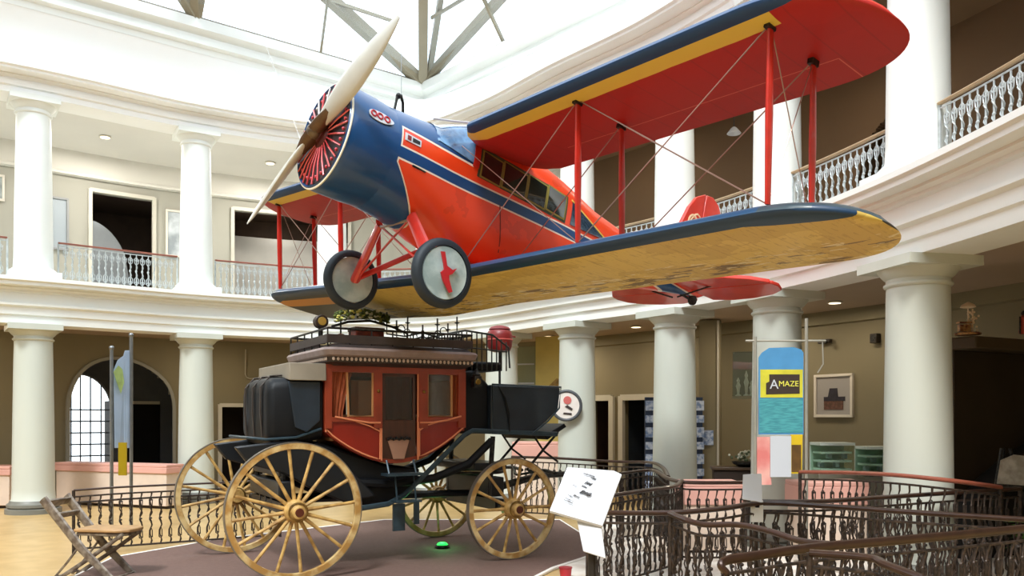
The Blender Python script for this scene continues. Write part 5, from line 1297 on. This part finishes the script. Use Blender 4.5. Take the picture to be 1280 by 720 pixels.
MB().lathe([(.01, .40), (.08, .36), (.095, .33), (.06, .32)], c=(.0, 0, .03), n=16).tube([(0, 0, .0), (0, 0, .36)], .008, 6).build('canopy', mat('cream_canopy', '#ecd9bd', .5), md)
rd = empty('red_figure', (6.360, 10.600, 3.061), 0, label='small red and black figure on the dark shelf at the picture edge', cat='figurine')
rd.location = (6.55, 10.75, 2.94)
MB().lathe([(.05, 0), (.06, .02), (.045, .12), (.055, .20), (.02, .24)], n=14).build('red_body', mat('figure_red', '#a13a26', .5), rd)
MB().lathe([(.03, .24), (.035, .27), (.01, .30)], n=12).tube([(-.06, -.02, .0), (-.06, -.02, .22)], .012, 6).build('black_head', BLACKI, rd)
# easel with pale board at the right edge
ea = empty('easel', (6.00, 10.12, 0), R(-20), label='dark easel with a pale torn board at the right edge', cat='easel')
for x, y in ((-.22, -.1), (.22, -.1), (0, .35)):
    MB().tube([(x*1.5, y*1.6, 0), (x*.2-.05, y*.2, 1.50)], .018, 8).build('leg', BLACKI, ea)
MB().prism([(-.16, 1.08), (.42, 1.05), (.44, 1.40), (.30, 1.44), (.18, 1.41), (.02, 1.43), (-.12, 1.36)], lambda a, b, h: V((a, -.10-h, b)), 0, .03).build('board', mat('pale_board', '#8f8676', .7, var=.4, scale=8, col2='#b5ab9c'), ea, smooth=0)
MB().tube([(-.2, -.13, 1.06), (.42, -.13, 1.03)], .015, 6).build('ledge', BLACKI, ea)
pt_ = empty('potted_plant', (6.02, 9.54, 0), 0, label='small green plant beside the easel at the right edge', cat='plant')
MB().lathe([(.10, 0), (.13, .02), (.16, .26), (.14, .27)], n=20).build('pot', mat('dark_pot', '#3a3630', .6), pt_)
pf_ = MB()
for i in range(40):
    a = 2.4*i; l_ = .22+.1*(i % 4); q0 = V((0, 0, .26)); q1 = V((math.cos(a)*l_*.6, math.sin(a)*l_*.6, .42+.30*((i*7) % 10)/10)); q2 = V((math.cos(a)*l_, math.sin(a)*l_, q1.z-.06+.1*((i*3) % 5)/5))
    d1 = V((-math.sin(a), math.cos(a), 0))*.03
    pf_.add([q0, q1-d1, q2, q1+d1, q1+V((0, 0, .012))], [(0, 1, 4), (1, 2, 4), (2, 3, 4), (3, 0, 4), (0, 3, 2, 1)])
pf_.build('foliage', mat('leaf_green', '#5f8a34', .6, var=.3, scale=12), pt_, smooth=0)
# dark counter with white flowers behind the small placard
dc = empty('dark_counter', (3.95, 15.27, 0), R(-10), label='dark brown counter with flowers on it left of the banner', cat='counter')
dc.location = V(((926-640)/1050*14.6, 14.6, 0))
MB().box((0, 0, .48), (.95, .45, .96)).build('counter_body', DARKBR, dc, bevel=.02); MB().box((0, 0, .985), (1.02, .52, .05)).build('counter_top', mat('umber_top', '#4a3726', .4), dc, bevel=.01)
fl2 = empty('flower_arrangement', (dc.location.x+.05, 14.55, 1.012), 0, label='white flowers in a low dark bowl on the dark counter', cat='flowers')
MB().lathe([(.10, 0), (.20, .05), (.22, .09), (.20, .08), (.10, .03)], n=20).build('bowl', BLACKI, fl2)
fm, fg = MB(), MB()
for i in range(46):
    a = rk.uniform(0, 6.28); q = rk.uniform(0, .24); (fm if i % 3 else fg).ball((q*math.cos(a)*1.2, q*math.sin(a)*.6, .12+rk.uniform(0, .16)*(1-q*2)), rk.uniform(.02, .035), 6, 4)
fm.build('blossom', mat('white_petal', '#dcdccb', .7), fl2, kind='stuff'); fg.build('foliage', mat('grey_green_leaf', '#59664a', .7), fl2, kind='stuff')
# pendant lamp in the upper right gallery
pe = empty('pendant_lamp', tuple(roff(7.9, 1.8, 7.1)), 0, label='small white pendant lamp hanging in the upper gallery behind the crossing wires', cat='lamp')
MB().tube([(0, 0, .1), (0, 0, 1.1)], .01, 6).build('cord', BLACKI, pe)
MB().lathe([(.02, .12), (.05, .10), (.13, .0), (.12, -.01), (.04, .04)], n=20).build('lamp_shade', PAPER, pe)

bn2 = empty('red_bin', (0.62, 9.73, 0), R(15), label='small red bin on the floor below the white reading board', cat='bin')
MB().lathe([(.08, 0), (.10, .01), (.12, .20), (.125, .21)], n=20).build('bin_body', mat('bin_red', '#b32632', .5), bn2)
MB().lathe([(.13, .21), (.13, .235), (.05, .25)], n=20).build('bin_lid', mat('bin_lid_red', '#8c1c26', .5), bn2)
bn2.scale = (.6, .6, .6)
# ---------------------------------------------------------------- camera, sky, lamps
cam = bpy.data.cameras.new('camera'); co = bpy.data.objects.new('camera', cam); COL.objects.link(co)
co.location = (0, 0, 1.89); co.rotation_euler = (PI/2, 0, 0)
cam.sensor_width = 36; cam.lens = 1050/1280*36; cam.shift_y = (520-360)/1280
cam.clip_end = 200
SC.camera = co
w = bpy.data.worlds.new('sky'); SC.world = w; w.use_nodes = True
nt = w.node_tree; bg = nt.nodes['Background']
tc = nt.nodes.new('ShaderNodeTexCoord'); nz = nt.nodes.new('ShaderNodeTexNoise'); nz.inputs['Scale'].default_value = 2.4; nz.inputs['Detail'].default_value = 5
nt.links.new(tc.outputs['Generated'], nz.inputs['Vector'])
rp = nt.nodes.new('ShaderNodeValToRGB'); rp.color_ramp.elements[0].position = .38; rp.color_ramp.elements[1].position = .5
rp.color_ramp.elements[0].color = (.42, .68, 1, 1); rp.color_ramp.elements[1].color = (.95, .98, 1, 1)
nt.links.new(nz.outputs['Fac'], rp.inputs['Fac']); nt.links.new(rp.outputs['Color'], bg.inputs['Color'])
bg.inputs['Strength'].default_value = 2.35
sun = bpy.data.lights.new('sun', 'SUN'); sun.energy = 3.8; sun.angle = R(12); sun.color = (1, .99, .97)
so = bpy.data.objects.new('sun', sun); COL.objects.link(so); so.rotation_euler = Euler((R(38), 0, R(-14)), 'XYZ')

lampm = mat('fill_lamp_diffuser', '#fff4dd', .5, emit='#ffeccc', estr=2.5)
lampr = mat('fill_lamp_ring', '#cfcabd', .4)
lamp_n = [0]
def ceiling_fill_lamp(s, o, z, power, col, label, size=.5):  # mostly added fill lamps, with invented fixture discs
    p = roff(s, o, z)
    t = empty('fill_ceiling_light', tuple(p), label=label, cat='ceiling light')
    MB().lathe([(.13, -.02), (.13, 0), (.10, 0)], n=20).build('ring', lampr, t)
    MB().lathe([(.10, -.025), (.02, -.03)], n=20).build('diffuser', lampm, t)
    l = bpy.data.lights.new('lamp', 'AREA'); l.shape = 'DISK'; l.size = size; l.energy = power; l.color = col
    lo = bpy.data.objects.new('lamp', l); COL.objects.link(lo); lo.location = p-V((0, 0, .05))
WARM = (1, .86, .66); NEUT = (1, .95, .88)
for s, lab in ((1.6, 'added round ceiling light in the lower gallery beyond the far left column'), (3.25, 'added round ceiling light in the lower gallery by the arched doorway'), (4.6, 'added round ceiling light in the lower gallery behind the stagecoach')):
    ceiling_fill_lamp(s, 1.9, 3.85, 28, WARM, lab)
for s, pw, lab in ((5.6, 45, 'added round ceiling light in the lower gallery above the yellow lit display'), (6.6, 26, 'added round ceiling light in the lower gallery above the open door'), (7.9, 26, 'added round ceiling light in the lower gallery behind the banner'), (8.5, 20, 'added round ceiling light in the lower gallery near the framed picture')):
    ceiling_fill_lamp(s, 2.5, 3.85, pw, WARM, lab)
for s, pw, lab in ((2.55, 110, 'round ceiling light over the upper left gallery opening'), (3.6, 110, 'added round ceiling light over the upper gallery behind the propeller'), (1.6, 35, 'added round ceiling light at the far end of the upper left gallery'), (4.8, 35, 'added round ceiling light in the upper gallery behind the engine')):
    ceiling_fill_lamp(s, 1.9, 8.21, pw, NEUT, lab, .8)
for s, pw, lab in ((6.6, 32, 'added round ceiling light in the upper gallery behind the cabin'), (8.6, 32, 'added round ceiling light in the upper gallery behind the wing struts')):
    ceiling_fill_lamp(s, 1.9, 8.21, pw, WARM, lab)
for s, lab in ((2.7, 'added round ceiling light in the dark upper room with the arched partition'), (3.75, 'added round ceiling light in the upper hall behind the propeller blade')):
    p_ = roff(s, 4.4, 0); ceiling_fill_lamp(s, 4.5, 7.58, 16, NEUT, lab, .4)  # added to brighten the rooms behind the openings
SC.view_settings.view_transform = 'Standard'; SC.view_settings.look = 'None'; SC.view_settings.gamma = 1
SC.view_settings.use_curve_mapping = False
SC.view_settings.exposure = 0.0
SC.cycles.use_denoising = True
SC.cycles.max_bounces = 8; SC.cycles.transparent_max_bounces = 12
